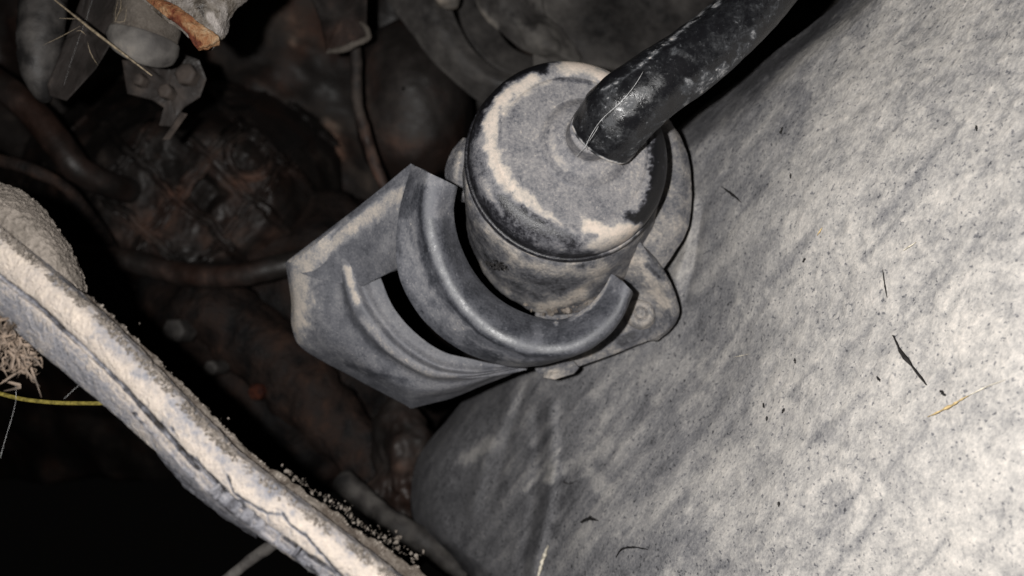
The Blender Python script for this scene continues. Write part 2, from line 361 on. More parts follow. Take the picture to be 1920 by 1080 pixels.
D = strokes(W, D, [
    (0.22, 26, 0.85, [(1610, -30), (1540, 40), (1455, 115), (1400, 165)]), (0.3, 34, 0.5, [(1400, 170), (1290, 260)]), (0.8, 14, 0.6, [(1585, 45), (1500, 110), (1440, 175)]),  # groove below the upper edge darkened in the colour, pale dust beside it
    (0.25, 50, 0.35, [(1450, 190), (1400, 270)]), (0.28, 34, 0.3, [(1345, 300), (1335, 470), (1310, 560)]), (0.25, 30, 0.45, [(1500, 180), (1480, 260)]), (0.4, 90, 0.2, [(1400, 300), (1380, 500)]),  # includes the concave shade of the valley by the filter, painted darker
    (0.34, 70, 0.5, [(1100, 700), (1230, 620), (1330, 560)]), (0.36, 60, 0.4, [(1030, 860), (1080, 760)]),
    *[(v, w_, st_, [(x, y), (x + l * 0.66, y - l * 0.75)]) for v, w_, st_, x, y, l in
      [(0.28 + 0.55 * (rng.rand() > 0.62), 5 + 16 * rng.rand() ** 2, 0.15 + 0.3 * rng.rand(), 980 + 800 * rng.rand(), 200 + 900 * rng.rand(), 30 + 130 * rng.rand()) for _ in range(110)]],
    (0.35, 60, 0.4, [(1250, 870), (1360, 750), (1420, 640)]), (0.32, 60, 0.5, [(1180, 1060), (1290, 1010)]),
    (0.80, 70, 0.35, [(1620, 700), (1720, 880), (1800, 1000)]), (0.85, 50, 0.4, [(1560, 370), (1620, 330)]), (0.85, 40, 0.4, [(1770, 900), (1850, 930)]),
    (0.3, 130, 0.55, [(820, 780), (850, 1000)]), (0.80, 12, 0.7, [(1040, 870), (1030, 900)]), (0.78, 18, 0.6, [(870, 860), (920, 830)]), (0.8, 22, 0.5, [(1110, 890), (1140, 920)]), (0.8, 22, 0.5, [(1070, 880), (1140, 840)]),  # lower left painted dim for distance and grazing flash; pale strokes are dust
    (0.78, 10, 0.6, [(1288, 420), (1270, 520)]), (0.35, 40, 0.4, [(800, 950), (820, 1000)])], seed=6.1)
tank = thing('fuel_tank', P(1600, 700, 30), 'large moulded tank wall coated in pale grey dust, filling the right side behind the filter', 'fuel tank')
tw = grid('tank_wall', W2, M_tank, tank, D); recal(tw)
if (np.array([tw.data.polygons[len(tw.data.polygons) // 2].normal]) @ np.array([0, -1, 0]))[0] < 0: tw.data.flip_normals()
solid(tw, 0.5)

# ------------------------------------------------------------------ filter canister (local z looks out of the cap)
ax = Vector((0.12, -0.97, 0.17)).normalized()
zx = Vector((1, 0, 0)); zx = (zx - ax * zx.dot(ax)).normalized(); zy = ax.cross(zx)
MR = Matrix((zx, zy, ax)).transposed().to_4x4()
fc = P(1076, 279, 24.85)
can = thing('filter_canister', fc, 'round black canister with a dust ringed cap, hose pushed onto its spout', 'filter canister', M=MR)
def lathe(prof, n=160, a0=0, a1=2 * math.pi, sub=3, c=(0, 0)):
    pr = np.array(prof, float); out = []
    for a, b in zip(pr[:-1], pr[1:]):
        k = max(1, int(np.linalg.norm(b - a) / 0.09)); out += [a + (b - a) * i / k for i in range(k)]
    pr = np.array(out + [pr[-1]]); wrap = abs(a1 - a0 - 2 * math.pi) < 1e-6
    th = np.linspace(a0, a1, n, endpoint=not wrap)
    L_ = np.stack([c[0] + pr[:, None, 0] * np.cos(th), c[1] + pr[:, None, 0] * np.sin(th), np.repeat(pr[:, 1:2], n, 1)], -1)
    return L_, gfaces(len(pr), n, wrap)
def tow(L_): R = np.array(MR)[:3, :3]; return L_ @ R.T + fc
def rnd(pts, k=6):                            # round a profile through its points
    q = cr(np.array([(a, b, 0) for a, b in pts]), len(pts) * k)[:, :2]; return q
# cap
L_, Fc = lathe(np.vstack([[(0.02, 0)], rnd([(0.6, 0.0), (1.6, 0.01), (2.45, 0.0), (2.56, -0.05), (2.68, -0.02), (2.92, -0.05), (3.18, -0.20), (3.36, -0.46), (3.46, -0.80), (3.48, -1.06)]), [(3.42, -1.10), (3.42, -1.16), (3.52, -1.20)], rnd([(3.52, -1.2), (3.57, -1.30), (3.55, -1.42), (3.42, -1.5)], 4), [(3.3, -1.56)]]), 220)
V = tow(L_); r_ = np.hypot(L_[..., 0], L_[..., 1]); th_ = np.arctan2(L_[..., 1], L_[..., 0])
nz = fbm(V, 2.2, 4, 3.0)
Dc = 0.46 + 0.10 * fbm(V, 1.0, 4, 7.7) + 0 * r_
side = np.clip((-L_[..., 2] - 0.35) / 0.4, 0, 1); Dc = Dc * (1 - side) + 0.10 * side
Dc = strokes(V, Dc, [
    (-0.12, 30, 1.0, [(902, 195), (945, 145), (995, 120), (1030, 112)]), (0.02, 22, 0.8, [(888, 250), (900, 200)]),
    (0.30, 30, 0.6, [(912, 300), (925, 370)]),
    (0.88, 18, 1.0, [(1000, 150), (955, 172), (925, 215), (918, 262), (930, 305), (950, 345), (985, 375)]), (0.8, 12, 0.9, [(985, 372), (1015, 395), (1050, 425), (1085, 445)]),
    (0.95, 20, 1.0, [(1060, 122), (1100, 125), (1130, 143)]), (0.7, 14, 0.7, [(1035, 125), (1060, 135)]),
    (0.2, 5, 0.8, [(1040, 147), (1075, 150), (1105, 156)]), (0.2, 4, 0.5, [(938, 200), (937, 270)]), (0.75, 7, 0.6, [(1030, 150), (975, 180), (945, 215)]),
    (0.02, 32, 0.85, [(935, 385), (985, 430)]), (0.08, 26, 0.75, [(1000, 420), (1070, 450)]), (0.28, 22, 0.5, [(960, 420), (1040, 465)]),
    (0.98, 16, 1.0, [(1100, 420), (1130, 435), (1160, 445)]), (0.95, 18, 0.95, [(1150, 440), (1180, 430), (1200, 420)]), (0.8, 20, 0.7, [(1120, 460), (1175, 455)]),
    (0.55, 40, 0.6, [(1190, 300), (1180, 370)]),
    (-0.1, 24, 1.0, [(1236, 250), (1238, 330), (1228, 380)]), (-0.1, 28, 1.0, [(1228, 380), (1210, 408)]), (-0.05, 12, 0.9, [(1198, 412), (1180, 405)]),
    (0.75, 8, 0.5, [(905, 340), (940, 400)]), (0.18, 12, 0.7, [(1090, 300), (1104, 296)])])
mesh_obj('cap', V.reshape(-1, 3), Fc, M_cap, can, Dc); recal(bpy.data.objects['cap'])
# neck bead under the cap and the body behind it
L_, Fc = lathe(np.vstack([[(3.2, -1.52), (3.44, -1.56)], rnd([(3.44, -1.56), (3.52, -1.66), (3.46, -1.78), (3.42, -1.84)], 4), [(3.40, -1.9)]]), 160)
V = tow(L_); mesh_obj('rim_bead', V.reshape(-1, 3), Fc, M_cap, can, strokes(V, 0.32 + 0.2 * fbm(V, 1.6, 3, 2.0), [(0.8, 10, 0.8, [(920, 420), (1000, 480)])]))
L_, Fc = lathe(np.vstack([[(3.3, -1.88), (3.50, -1.95)], rnd([(3.52, -2.0), (3.60, -2.25), (3.66, -2.7), (3.70, -3.6), (3.74, -4.6), (3.78, -5.4), (3.6, -5.7), (3.0, -5.9)], 6), [(0.05, -6.0)]]), 200)
L_[..., 1] += (L_[..., 2] + 1.9) * 0.30; L_[..., 0] += (L_[..., 2] + 1.9) * -0.17
V = tow(L_); dn = fbm(V, 1.3, 4, 5.0); Nn = V - tow(np.stack([0 * L_[..., 0], 0 * L_[..., 0], L_[..., 2]], -1)); Nn /= np.linalg.norm(Nn, axis=-1, keepdims=True) + 1e-6
Db = strokes(V, 0.48 + 0.22 * dn, [(0.75, 14, 0.7, [(915, 430), (975, 490), (1050, 515), (1130, 505)]), (0.3, 18, 0.6, [(890, 440), (935, 520)]), (0.85, 14, 0.9, [(1010, 580), (1050, 565), (1090, 548)]), (0.28, 30, 0.5, [(980, 540), (1060, 530)]),
    (0.72, 8, 0.6, [(852, 290), (848, 330)]), (0.3, 6, 0.6, [(862, 280), (858, 330)])], seed=2.7)
V = V + Nn * (0.05 * fbm(V, 1.1, 3, 9)[..., None])
recal(mesh_obj('body', V.reshape(-1, 3), Fc, M_body, can, Db))
# spout boss
bc = (0.42, 0.20)
L_, Fc = lathe(np.vstack([[(1.75, -0.04)], rnd([(1.66, -0.01), (1.54, 0.05), (1.42, 0.16), (1.28, 0.28), (1.08, 0.38), (0.9, 0.44)], 5), [(0.8, 0.5), (0.78, 1.2), (0.5, 1.3), (0.02, 1.3)]]), 96, c=bc)
V = tow(L_); recal(mesh_obj('spout', V.reshape(-1, 3), Fc, M_cap, can, strokes(V, 0.46 + 0.10 * fbm(V, 1.4, 4, 4), [(0.72, 9, 0.6, [(1035, 240), (1035, 280), (1060, 315)]), (0.15, 5, 0.9, [(1046, 345), (1046, 346)])])))

# holder behind the canister: flange on the right, ear with a moulded stud
holder = thing('filter_holder', P(1200, 560, 31), 'dusty plastic holder with a rounded mounting ear and stud, between canister and tank', 'filter holder')
G = patch([[(1200, 130, 29.2), (1180, 250, 29.0), (1165, 340, 28.8), (1150, 420, 28.6), (1140, 480, 28.4)],
           [(1225, 180, 28.9), (1240, 260, 28.5), (1245, 340, 28.3), (1225, 420, 28.1), (1185, 462, 27.8)],
           [(1240, 205, 28.9), (1268, 270, 28.4), (1276, 345, 28.2), (1262, 420, 28.0), (1212, 492, 27.9)],
           [(1248, 212, 29.2), (1284, 275, 28.7), (1296, 345, 28.5), (1288, 432, 28.3), (1238, 512, 28.2)]], 26, 60)
G = face_cam(G); N_ = gnorm(G); G = G + N_ * (0.03 * fbm(G, 1.5, 3)[..., None])
solid(grid('collar', G, M_body, holder, strokes(G, 0.55 + 0.14 * fbm(G, 1.2, 4, 3), [(0.72, 12, 0.6, [(1190, 465), (1230, 440)])])), 0.35, 0.03)
G = patch([[(1100, 395, 29.2), (1130, 440, 28.6), (1160, 468, 27.9), (1192, 458, 27.4), (1200, 452, 27.4)],
           [(1040, 480, 29.3), (1090, 500, 29.1), (1150, 498, 28.5), (1195, 492, 27.8), (1216, 478, 27.5)],
           [(1010, 560, 29.5), (1080, 540, 29.3), (1150, 530, 29.0), (1205, 530, 28.3), (1238, 515, 27.6)],
           [(1000, 620, 29.6), (1080, 600, 29.4), (1150, 575, 29.1), (1215, 560, 28.7), (1256, 556, 27.8)],
           [(1000, 660, 29.6), (1070, 640, 29.5), (1150, 610, 29.2), (1220, 595, 28.9), (1264, 590, 28.0)],
           [(1003, 690, 29.7), (1070, 672, 29.6), (1150, 645, 29.3), (1215, 622, 29.0), (1250, 618, 28.4)],
           [(1010, 702, 29.8), (1075, 690, 29.7), (1150, 664, 29.5), (1200, 645, 29.3), (1228, 634, 28.8)]], 60, 60)
G = face_cam(G); N_ = gnorm(G); G = G + N_ * (0.02 * fbm(G, 1.2, 4)[..., None])
De = strokes(G, 0.48 + 0.18 * fbm(G, 1.2, 4, 8), [(0.80, 16, 0.9, [(1150, 480), (1200, 490), (1225, 530), (1245, 570)]), (0.28, 20, 0.7, [(1215, 610), (1190, 625)]), (0.85, 16, 0.8, [(1015, 580), (1080, 550)]), (0.2, 14, 0.7, [(1165, 640), (1185, 625)]), (0.15, 8, 0.7, [(1216, 500), (1235, 520)]), (0.7, 10, 0.6, [(1180, 590), (1215, 585)]), (0.25, 12, 0.6, [(1130, 500), (1090, 505)])], seed=1.4)
ear = solid(grid('mounting_ear', G, M_body, holder, De), 0.3, 0.03)
so, sn = P(1202, 588, 28.72), np.array([-0.1, -1, 0.05]); sn /= np.linalg.norm(sn)
su = np.cross(sn, [0, 0, 1]); su /= np.linalg.norm(su); sv = np.cross(sn, su)
def lathe_at(name, prof, o_, n_, u_, v_, mat, parent, dust, n=40):
    L_, Fc = lathe(prof, n); V = o_ + L_[..., :1] * u_ + L_[..., 1:2] * v_ + L_[..., 2:] * n_
    return recal(mesh_obj(name, V.reshape(-1, 3), Fc, mat, parent, dust + 0.15 * fbm(V, 2, 3, 5)))
lathe_at('stud', rnd([(0.62, -0.2), (0.5, 0.03), (0.38, 0.12), (0.27, 0.10), (0.22, 0.02), (0.17, 0.10), (0.02, 0.14)], 5), so, sn, su, sv, M_body, ear, 0.62)
G = face_cam(patch([[(868, 258, 28.6), (846, 285, 28.6), (834, 322, 28.7), (842, 352, 28.9), (862, 378, 29.1)], [(890, 262, 28.1), (868, 290, 28.1), (856, 325, 28.2), (862, 355, 28.4), (880, 380, 28.6)], [(930, 270, 28.4), (905, 300, 28.4), (892, 330, 28.4), (895, 360, 28.6), (905, 385, 28.8)]], 20, 40))
solid(grid('rear_band', G, M_body, holder, strokes(G, 0.42 + 0.15 * fbm(G * np.array([3, 1, .4]), 1.2, 4, 3), [(0.75, 6, 0.8, [(862, 285), (856, 330)])])), 0.4, 0.03)
slab('latch_tab', [(1020, 697, 29.0), (1075, 676, 29.0), (1086, 690, 29.1), (1076, 701, 29.2), (1040, 712, 29.2), (1018, 708, 29.2)], 0.5, M_body, holder, 0.5)

# ------------------------------------------------------------------ broken shield: clamp ring, side shell, front tab
shield = thing('filter_shield', P(760, 640, 29), 'scuffed grey plastic shield with a hooked ring, standing left of the canister', 'shield')
def add_d(rows, k): return [[(a, b, c + k) for a, b, c in r] for r in rows]
c0 = [(858, 350, 25.6), (851, 395, 25.8), (860, 448, 25.9), (889, 510, 26.0), (938, 562, 26.0), (1000, 592, 26.0), (1055, 598, 25.9), (1100, 576, 25.8), (1130, 543, 25.8), (1146, 514, 25.8)]
ca = [(852, 347, 25.35), (843, 396, 25.55), (853, 452, 25.65), (884, 518, 25.65), (934, 572, 25.65), (1000, 603, 25.65), (1060, 608, 25.55), (1106, 584, 25.55), (1138, 549, 25.55), (1155, 518, 25.65)]
c1 = [(830, 336, 24.98), (820, 400, 24.98), (833, 468, 24.98), (868, 543, 24.98), (924, 602, 24.98), (1000, 636, 24.98), (1070, 636, 24.98), (1122, 606, 25.03), (1154, 569, 25.13), (1168, 528, 25.23)]
c2 = [(806, 325, 24.9), (796, 402, 24.9), (808, 474, 24.9), (846, 556, 24.9), (908, 622, 24.9), (990, 660, 24.9), (1070, 659, 24.9), (1128, 630, 24.95), (1164, 588, 25.05), (1180, 540, 25.15)]
c2b = [(795, 320, 25.12), (785, 403, 25.12), (798, 478, 25.12), (836, 562, 25.12), (900, 629, 25.12), (985, 668, 25.12), (1072, 667, 25.12), (1132, 637, 25.17), (1169, 592, 25.27), (1185, 545, 25.37)]
c3 = [(785, 314, 25.5), (768, 403, 25.5), (780, 485, 25.5), (820, 572, 25.5), (890, 640, 25.5), (975, 678, 25.5), (1068, 670, 25.5), (1128, 640, 25.57), (1165, 598, 25.73), (1186, 553, 25.88)]
c4 = [(772, 309, 26.0), (747, 405, 25.85), (745, 505, 25.9), (786, 590, 26.1), (860, 655, 26.3), (955, 687, 26.5), (1030, 682, 26.7), (1100, 655, 26.8), (1150, 612, 26.8), (1182, 562, 26.7)]
G = face_cam(patch([c0, ca, c1, c2, c2b, c3, c4], 70, 190)); N_ = gnorm(G)
G = G + N_ * (0.016 * fbm(G, 0.8, 3, 2)[..., None])
Dr = strokes(G, 0.29 + 0.07 * fbm(G, 0.9, 4, 2.0), [(0.58, 40, 0.8, [(800, 320), (840, 350), (835, 390)]), (0.55, 20, 0.8, [(760, 420), (765, 510), (800, 570), (860, 630)]), (0.60, 12, 0.7, [(780, 400), (775, 470), (800, 540), (860, 610)]),
    (0.2, 7, 0.5, [(785, 385), (788, 440), (800, 500)]), (0.62, 14, 0.8, [(850, 600), (900, 640), (970, 672)]), (0.28, 10, 0.7, [(880, 625), (960, 665), (1050, 668)]), (0.75, 5, 0.9, [(1143, 522), (1130, 548), (1105, 578), (1070, 598)]), (0.6, 18, 0.6, [(1150, 530), (1170, 545)]), (0.66, 12, 0.7, [(940, 682), (1000, 686)]),
    (0.1, 4, 0.7, [(792, 350), (786, 400), (798, 470)]), (0.15, 4, 0.6, [(836, 560), (900, 627), (985, 666), (1072, 666)]), (0.25, 34, 0.5, [(900, 530), (960, 590), (1060, 620)]), (0.85, 5, 0.7, [(1042, 605), (1044, 607)]), (0.55, 14, 0.5, [(1010, 610), (1005, 640)])], seed=8.8)
solid(grid('clamp_ring', G, M_shield, shield, Dr), 0.16, 0.03)
# outer shell with raised rib
rows = [[(536, 492, 29.3), (545, 560, 29.8), (548, 615, 30.1), (572, 657, 30.4), (670, 712, 30.4), (756, 758, 30.3), (771, 766, 30.3), (787, 762, 30.3), (850, 745, 30.2), (920, 717, 30.0), (990, 690, 29.8)],
    [(549, 490, 28.8), (555, 555, 29.2), (560, 608, 29.5), (588, 650, 29.8), (680, 703, 29.8), (757, 745, 29.7), (771, 752, 29.7), (787, 750, 29.7), (852, 738, 29.7), (922, 712, 29.6), (990, 689, 29.6)],
    [(585, 463, 28.2), (590, 535, 28.6), (600, 595, 28.8), (632, 642, 28.9), (705, 697, 28.9), (782, 732, 28.9), (858, 727, 28.9), (925, 707, 29.1), (990, 688, 29.4)],
    [(622, 433, 27.9), (630, 505, 28.2), (642, 570, 28.4), (675, 625, 28.4), (730, 675, 28.5), (798, 710, 28.5), (864, 714, 28.6), (926, 702, 28.9), (990, 687, 29.3)],
    [(635, 423, 27.8), (642, 498, 28.0), (656, 563, 28.0), (688, 618, 28.0), (738, 667, 28.0), (802, 702, 28.0), (866, 707, 28.15), (927, 699, 28.5), (990, 686, 29.2)],
    [(648, 412, 27.7), (657, 490, 27.9), (672, 555, 27.9), (703, 608, 27.9), (750, 656, 27.9), (810, 692, 27.9), (868, 701, 28.1), (928, 696, 28.5), (990, 685, 29.1)],
    [(662, 401, 27.7), (668, 478, 28.0), (684, 548, 28.15), (714, 600, 28.2), (758, 648, 28.2), (816, 684, 28.3), (870, 695, 28.4), (930, 693, 28.7), (990, 684, 29.1)],
    [(675, 390, 27.6), (680, 470, 27.9), (697, 538, 28.0), (724, 590, 28.1), (768, 638, 28.1), (822, 672, 28.1), (874, 684, 28.3), (935, 688, 28.6), (990, 683, 29.0)],
    [(690, 378, 27.6), (695, 460, 28.0), (715, 524, 28.1), (740, 580, 28.2), (782, 627, 28.2), (830, 659, 28.2), (878, 672, 28.3), (938, 684, 28.6), (990, 682, 29.0)]]
G = face_cam(patch(rows, 90, 170)); N_ = gnorm(G); G = G + N_ * (0.02 * fbm(G, 0.6, 3, 5)[..., None])
Ds = strokes(G, 0.48 + 0.08 * fbm(G, 0.8, 4, 6.0), [(0.80, 34, 0.85, [(620, 455), (570, 500), (560, 545), (560, 600)]), (0.85, 14, 0.6, [(556, 560), (562, 640)]), (0.84, 10, 1.0, [(652, 505), (662, 545), (672, 570)]), (0.7, 9, 0.8, [(680, 600), (730, 655), (800, 700), (870, 712)]),
    (0.28, 9, 0.6, [(640, 520), (655, 590), (690, 640), (740, 685)]), (0.62, 26, 0.6, [(700, 560), (760, 640), (840, 685)]), (0.40, 30, 0.8, [(600, 680), (700, 725), (770, 750), (880, 730)]), (0.2, 7, 0.6, [(650, 680), (700, 700), (760, 715)]), (0.32, 12, 0.4, [(620, 520), (612, 600)]), (0.56, 20, 0.6, [(770, 735), (900, 715)])], seed=4.4)
solid(grid('side_shell', G, M_shield, shield, Ds), 0.2, 0.03)
G = face_cam(patch([[(537, 490, 29.3), (600, 442, 28.5), (690, 372, 27.1), (770, 306, 26.05)], [(545, 503, 29.0), (610, 452, 28.15), (695, 384, 26.95), (776, 320, 25.9)],
    [(585, 520, 28.5), (640, 468, 27.9), (700, 425, 26.95), (765, 365, 25.8)], [(640, 532, 28.15), (672, 500, 27.75), (712, 465, 26.8), (756, 425, 25.85)], [(680, 537, 28.05), (702, 525, 27.5), (722, 515, 27.0), (745, 502, 25.95)]], 60, 90))
N_ = gnorm(G); G = G + N_ * (0.015 * fbm(G, 0.9, 3, 1)[..., None])
Dt = strokes(G, 0.47 + 0.07 * fbm(G, 0.8, 4, 1.0), [(0.80, 22, 0.9, [(540, 512), (600, 470), (680, 412), (750, 362)]), (0.35, 9, 0.7, [(600, 450), (690, 378), (765, 318)]), (0.8, 5, 0.5, [(545, 497), (650, 410)]), (0.6, 26, 0.6, [(735, 400), (740, 480)]), (0.4, 30, 0.5, [(640, 490), (690, 450)])], seed=5.9)
solid(grid('front_tab', G, M_shield, shield, Dt), 0.2, 0.03)

# ------------------------------------------------------------------ hose
hose = thing('rubber_hose', P(1120, 262, 23.8), 'black rubber hose scuffed with dust, rising from the canister spout to the top edge', 'hose')
hp = [(1126, 260, 24.25), (1148, 232, 23.85), (1175, 202, 23.45), (1228, 160, 23.2), (1300, 110, 23.1), (1365, 58, 23.1), (1425, -5, 23.2), (1500, -95, 23.4), (1600, -210, 23.8)]
hr = [1.16, 1.20, 1.14, 1.05, 1.03, 0.985, 0.96, 0.95, 0.95, 0.95, 0.95, 0.95, 0.95]
V, Fh, Gh = tube_mesh(hp, hr, 72, 190, ends=False)
cen = Gh.mean(1, keepdims=True); Nh = Gh - cen; Nh /= np.linalg.norm(Nh, axis=-1, keepdims=True)
k = np.arange(190)[:, None] / 189
Gh = Gh + Nh * (0.03 * fbm(Gh, 0.9, 3, 2)[..., None] + 0.07 * (np.exp(-(k / 0.12) ** 2) * fbm(Gh, 1.3, 2, 7))[..., None])
inner = cen + (Gh - cen) * 0.78
Gall = np.concatenate([inner[:12][::-1], Gh]); hd = proj(Gall)
axd = (hd[..., 0] - 1100) * 0.76 - (hd[..., 1] - 260) * 0.65; acr = (hd[..., 0] - 1100) * 0.65 + (hd[..., 1] - 260) * 0.76
Dh = 0.17 + 0.22 * fbm(Gall, 1.2, 5, 3, 0.65)
Dh = strokes(Gall, Dh, [(0.72, 12, 0.8, [(1290, 205), (1240, 250), (1200, 285)]), (0.62, 14, 0.8, [(1310, 170), (1350, 135), (1400, 95)]), (0.7, 5, 0.8, [(1130, 170), (1180, 138), (1240, 90), (1330, 10)]), (0.7, 16, 0.6, [(1170, 205), (1185, 195)]), (0.66, 14, 0.6, [(1265, 95), (1280, 105)]),
    (0.66, 8, 1.0, [(1288, 150), (1293, 155)]), (0.66, 7, 1.0, [(1416, 50), (1412, 66)]), (0.6, 20, 0.5, [(1290, 170), (1330, 150)]), (0.75, 5, 0.9, [(1340, 12), (1352, 0)]), (0.55, 14, 0.6, [(1185, 280), (1240, 240)]), (0.75, 6, 0.9, [(1064, 240), (1075, 262), (1095, 284)]), (0.45, 30, 0.4, [(1110, 200), (1140, 260)])], jit=0.8, ns=3.0, seed=9.2)
Dh[9:14] = 0.75 + 0.4 * fbm(Gall[9:14], 2.5, 3, 1)
recal(mesh_obj('hose_sleeve', Gall.reshape(-1, 3), gfaces(Gall.shape[0], 72, True), M_hose, hose, Dh))

# ------------------------------------------------------------------ rail in the near left
rail = thing('chassis_rail', P(330, 790, 18), 'pale dusty steel rail running diagonally across the lower left corner', 'rail')
B = [(-200, 262), (-100, 340), (0, 424), (90, 500), (180, 578), (250, 645), (320, 718), (390, 792), (450, 850), (530, 915), (610, 975), (690, 1035), (770, 1098), (900, 1200)]
Cc = [(-200, 350), (-100, 435), (0, 518), (80, 580), (160, 655), (230, 722), (300, 800), (365, 872), (430, 932), (500, 985), (570, 1035), (640, 1082), (720, 1140), (850, 1240)]
Dl = [(-200, 415), (-100, 505), (0, 592), (75, 660), (150, 722), (220, 780), (290, 845), (355, 905), (425, 960), (480, 1000), (545, 1045), (610, 1090), (690, 1150), (820, 1250)]
n = len(B); dz = np.linspace(17.6, 16.0, n)
def mixr(a, b, t, dd, ox=0, oy=0): return [(a[i][0] * (1 - t) + b[i][0] * t + ox, a[i][1] * (1 - t) + b[i][1] * t + oy, dz[i] + dd) for i in range(n)]
rows = [mixr(B, Cc, 0, 2.2, -8, 12), mixr(B, Cc, 0, 1.0, 2, -3), mixr(B, Cc, 0.0, 0.38, 0, 0), mixr(B, Cc, 0.10, 0.16), mixr(B, Cc, 0.35, 0.0), mixr(B, Cc, 0.7, -0.04), mixr(B, Cc, 0.93, 0.03), mixr(B, Cc, 0.99, 0.13),
        mixr(Cc, Dl, 0.06, 0.14), mixr(Cc, Dl, 0.14, 0.04), mixr(Cc, Dl, 0.55, 0.15), mixr(Cc, Dl, 0.92, 0.42), mixr(Cc, Dl, 1.0, 0.7), mixr(Cc, Dl, 1.02, 1.6, 8, -4)]
G = face_cam(patch(rows, 150, 520)); N_ = gnorm(G)
rr_ = fbm(G, 3.2, 4, 3, 0.65); rc = fbm(G, 0.7, 3, 1)
pj = proj(G)
db, sb = seam(pj[..., 0], pj[..., 1], B); dl, _ = seam(pj[..., 0], pj[..., 1], np.array(Cc) + np.stack([2.5 * gn(np.array(Cc) / 31 * [1, 1] @ np.array([[1, 0, .3], [0, 1, .2]]))] * 2, -1))
crk = fbm(np.stack([pj[..., 0] / 60, pj[..., 1] / 60, 0 * pj[..., 0]], -1), 1, 4, 2)
dl = np.abs(dl + 3 * crk)
G2 = G + N_ * (0.016 * rr_ + 0.015 * rc - 0.04 * np.exp(-(dl / 3.0) ** 2))[..., None]
top = np.where(sb > 0, 1, 0)
dR = 0.62 + 0.14 * fbm(G, 0.8, 4, 4) + 0.10 * rr_
dR = strokes(G, dR, [(0.92, 45, 0.8, [(-60, 440), (60, 530), (180, 650), (280, 760)]), (0.42, 26, 0.6, [(190, 620), (240, 665), (290, 720)]), (0.9, 36, 0.7, [(330, 810), (450, 930), (580, 1010), (700, 1090)]), (0.48, 18, 0.5, [(340, 790), (430, 870), (500, 920)]),
    (0.45, 34, 0.85, [(-100, 475), (0, 560), (140, 690), (230, 770)]), (0.62, 14, 0.6, [(240, 780), (300, 830)]), (0.42, 26, 0.8, [(300, 860), (360, 900), (430, 950), (520, 1020)]), (0.4, 16, 0.6, [(560, 1050), (640, 1100)]),
    (0.1, 6, 0.9, [(440, 940), (455, 942)]), (0.1, 5, 0.8, [(322, 803), (324, 807)])], jit=0.45, ns=5.0, seed=7.3)
dR = strokes(G, dR, [(0.0, 3.4, 0.9, [(300, 795), (335, 835), (372, 868), (428, 925)]), (0.0, 2.6, 0.9, [(425, 890), (438, 925), (462, 940), (500, 962), (528, 965)]), (0.0, 3.0, 0.9, [(530, 962), (545, 985), (575, 1005), (605, 1040), (640, 1080)])], jit=0.2, ns=3.0, seed=7.3)
dR = dR * (1 - 0.95 * np.exp(-(dl / (2.6 + 0.5 * crk)) ** 2))
o = grid('rail_top', G2, M_rail, rail, dR); solid(o, 0.18)
# thin rear flange with torn edge behind the top
G = face_cam(patch([[(-120, 318, 18.9), (0, 418, 18.6), (170, 556, 18.3), (330, 706, 18.0), (470, 848, 17.8), (620, 955, 17.6), (800, 1080, 17.4)],
                    [(-120, 335, 18.4), (0, 436, 18.2), (160, 575, 17.9), (315, 735, 17.7), (455, 870, 17.5), (600, 985, 17.3), (770, 1110, 17.1)]], 26, 300)); N_ = gnorm(G)
edgef = np.linspace(1, 0, 26)[:, None]
G = G + N_ * (0.05 * fbm(G, 3, 4)[..., None])
G[..., 2] += 0.10 * edgef * fbm(G, 2.4, 3, 2.2); 
FE = G[0 if proj(G[0])[:, 0].mean() > proj(G[-1])[:, 0].mean() else -1]; FG = G
solid(grid('rear_flange', G, M_crumb, rail, 0.12 + 0.3 * fbm(G, 3, 3)), 0.12)
# lower fin
G = face_cam(patch([[(285, 832, 17.6), (330, 880, 17.6), (400, 940, 17.4), (480, 1000, 17.3)], [(300, 858, 17.9), (345, 910, 17.9), (410, 962, 17.7), (480, 1006, 17.5)], [(318, 880, 18.6), (365, 925, 18.5), (420, 970, 18.3), (480, 1010, 18.0)]], 20, 60))
solid(grid('lower_fin', G + gnorm(G) * (0.03 * fbm(G, 3, 3)[..., None]), M_rail, rail, 0.25 + 0.12 * fbm(G, 1.5, 4, 3)), 0.12)

def icos():
    t = (1 + 5 ** 0.5) / 2
    v = np.array([(-1, t, 0), (1, t, 0), (-1, -t, 0), (1, -t, 0), (0, -1, t), (0, 1, t), (0, -1, -t), (0, 1, -t), (t, 0, -1), (t, 0, 1), (-t, 0, -1), (-t, 0, 1)], float)
    f = [(0, 11, 5), (0, 5, 1), (0, 1, 7), (0, 7, 10), (0, 10, 11), (1, 5, 9), (5, 11, 4), (11, 10, 2), (10, 7, 6), (7, 1, 8), (3, 9, 4), (3, 4, 2), (3, 2, 6), (3, 6, 8), (3, 8, 9), (4, 9, 5), (2, 4, 11), (6, 2, 10), (8, 6, 7), (9, 8, 1)]
    return v / np.linalg.norm(v[0]), np.array(f)
IV, IF = icos()
def crumbs(name, centers, sizes, mat, parent, dust=0.6):
    V, Fx = [], []
    for i, (c, s) in enumerate(zip(centers, sizes)):
        v = IV * (s * (0.6 + 0.7 * rng.rand(12))[:, None]) * (0.6 + 0.7 * rng.rand(3)); V.append(v + c); Fx.append(IF + 12 * i)
    return mesh_obj(name, np.vstack(V), np.vstack(Fx), mat, parent, np.repeat(dust + 0.5 * (rng.rand(len(centers)) - 0.5), 12), smooth=False)
Bp = np.array([P(a, b, dz[i] + 0.30) for i, (a, b) in enumerate(B)]); Bs = cr(Bp, 900)
cs, ss = [], []
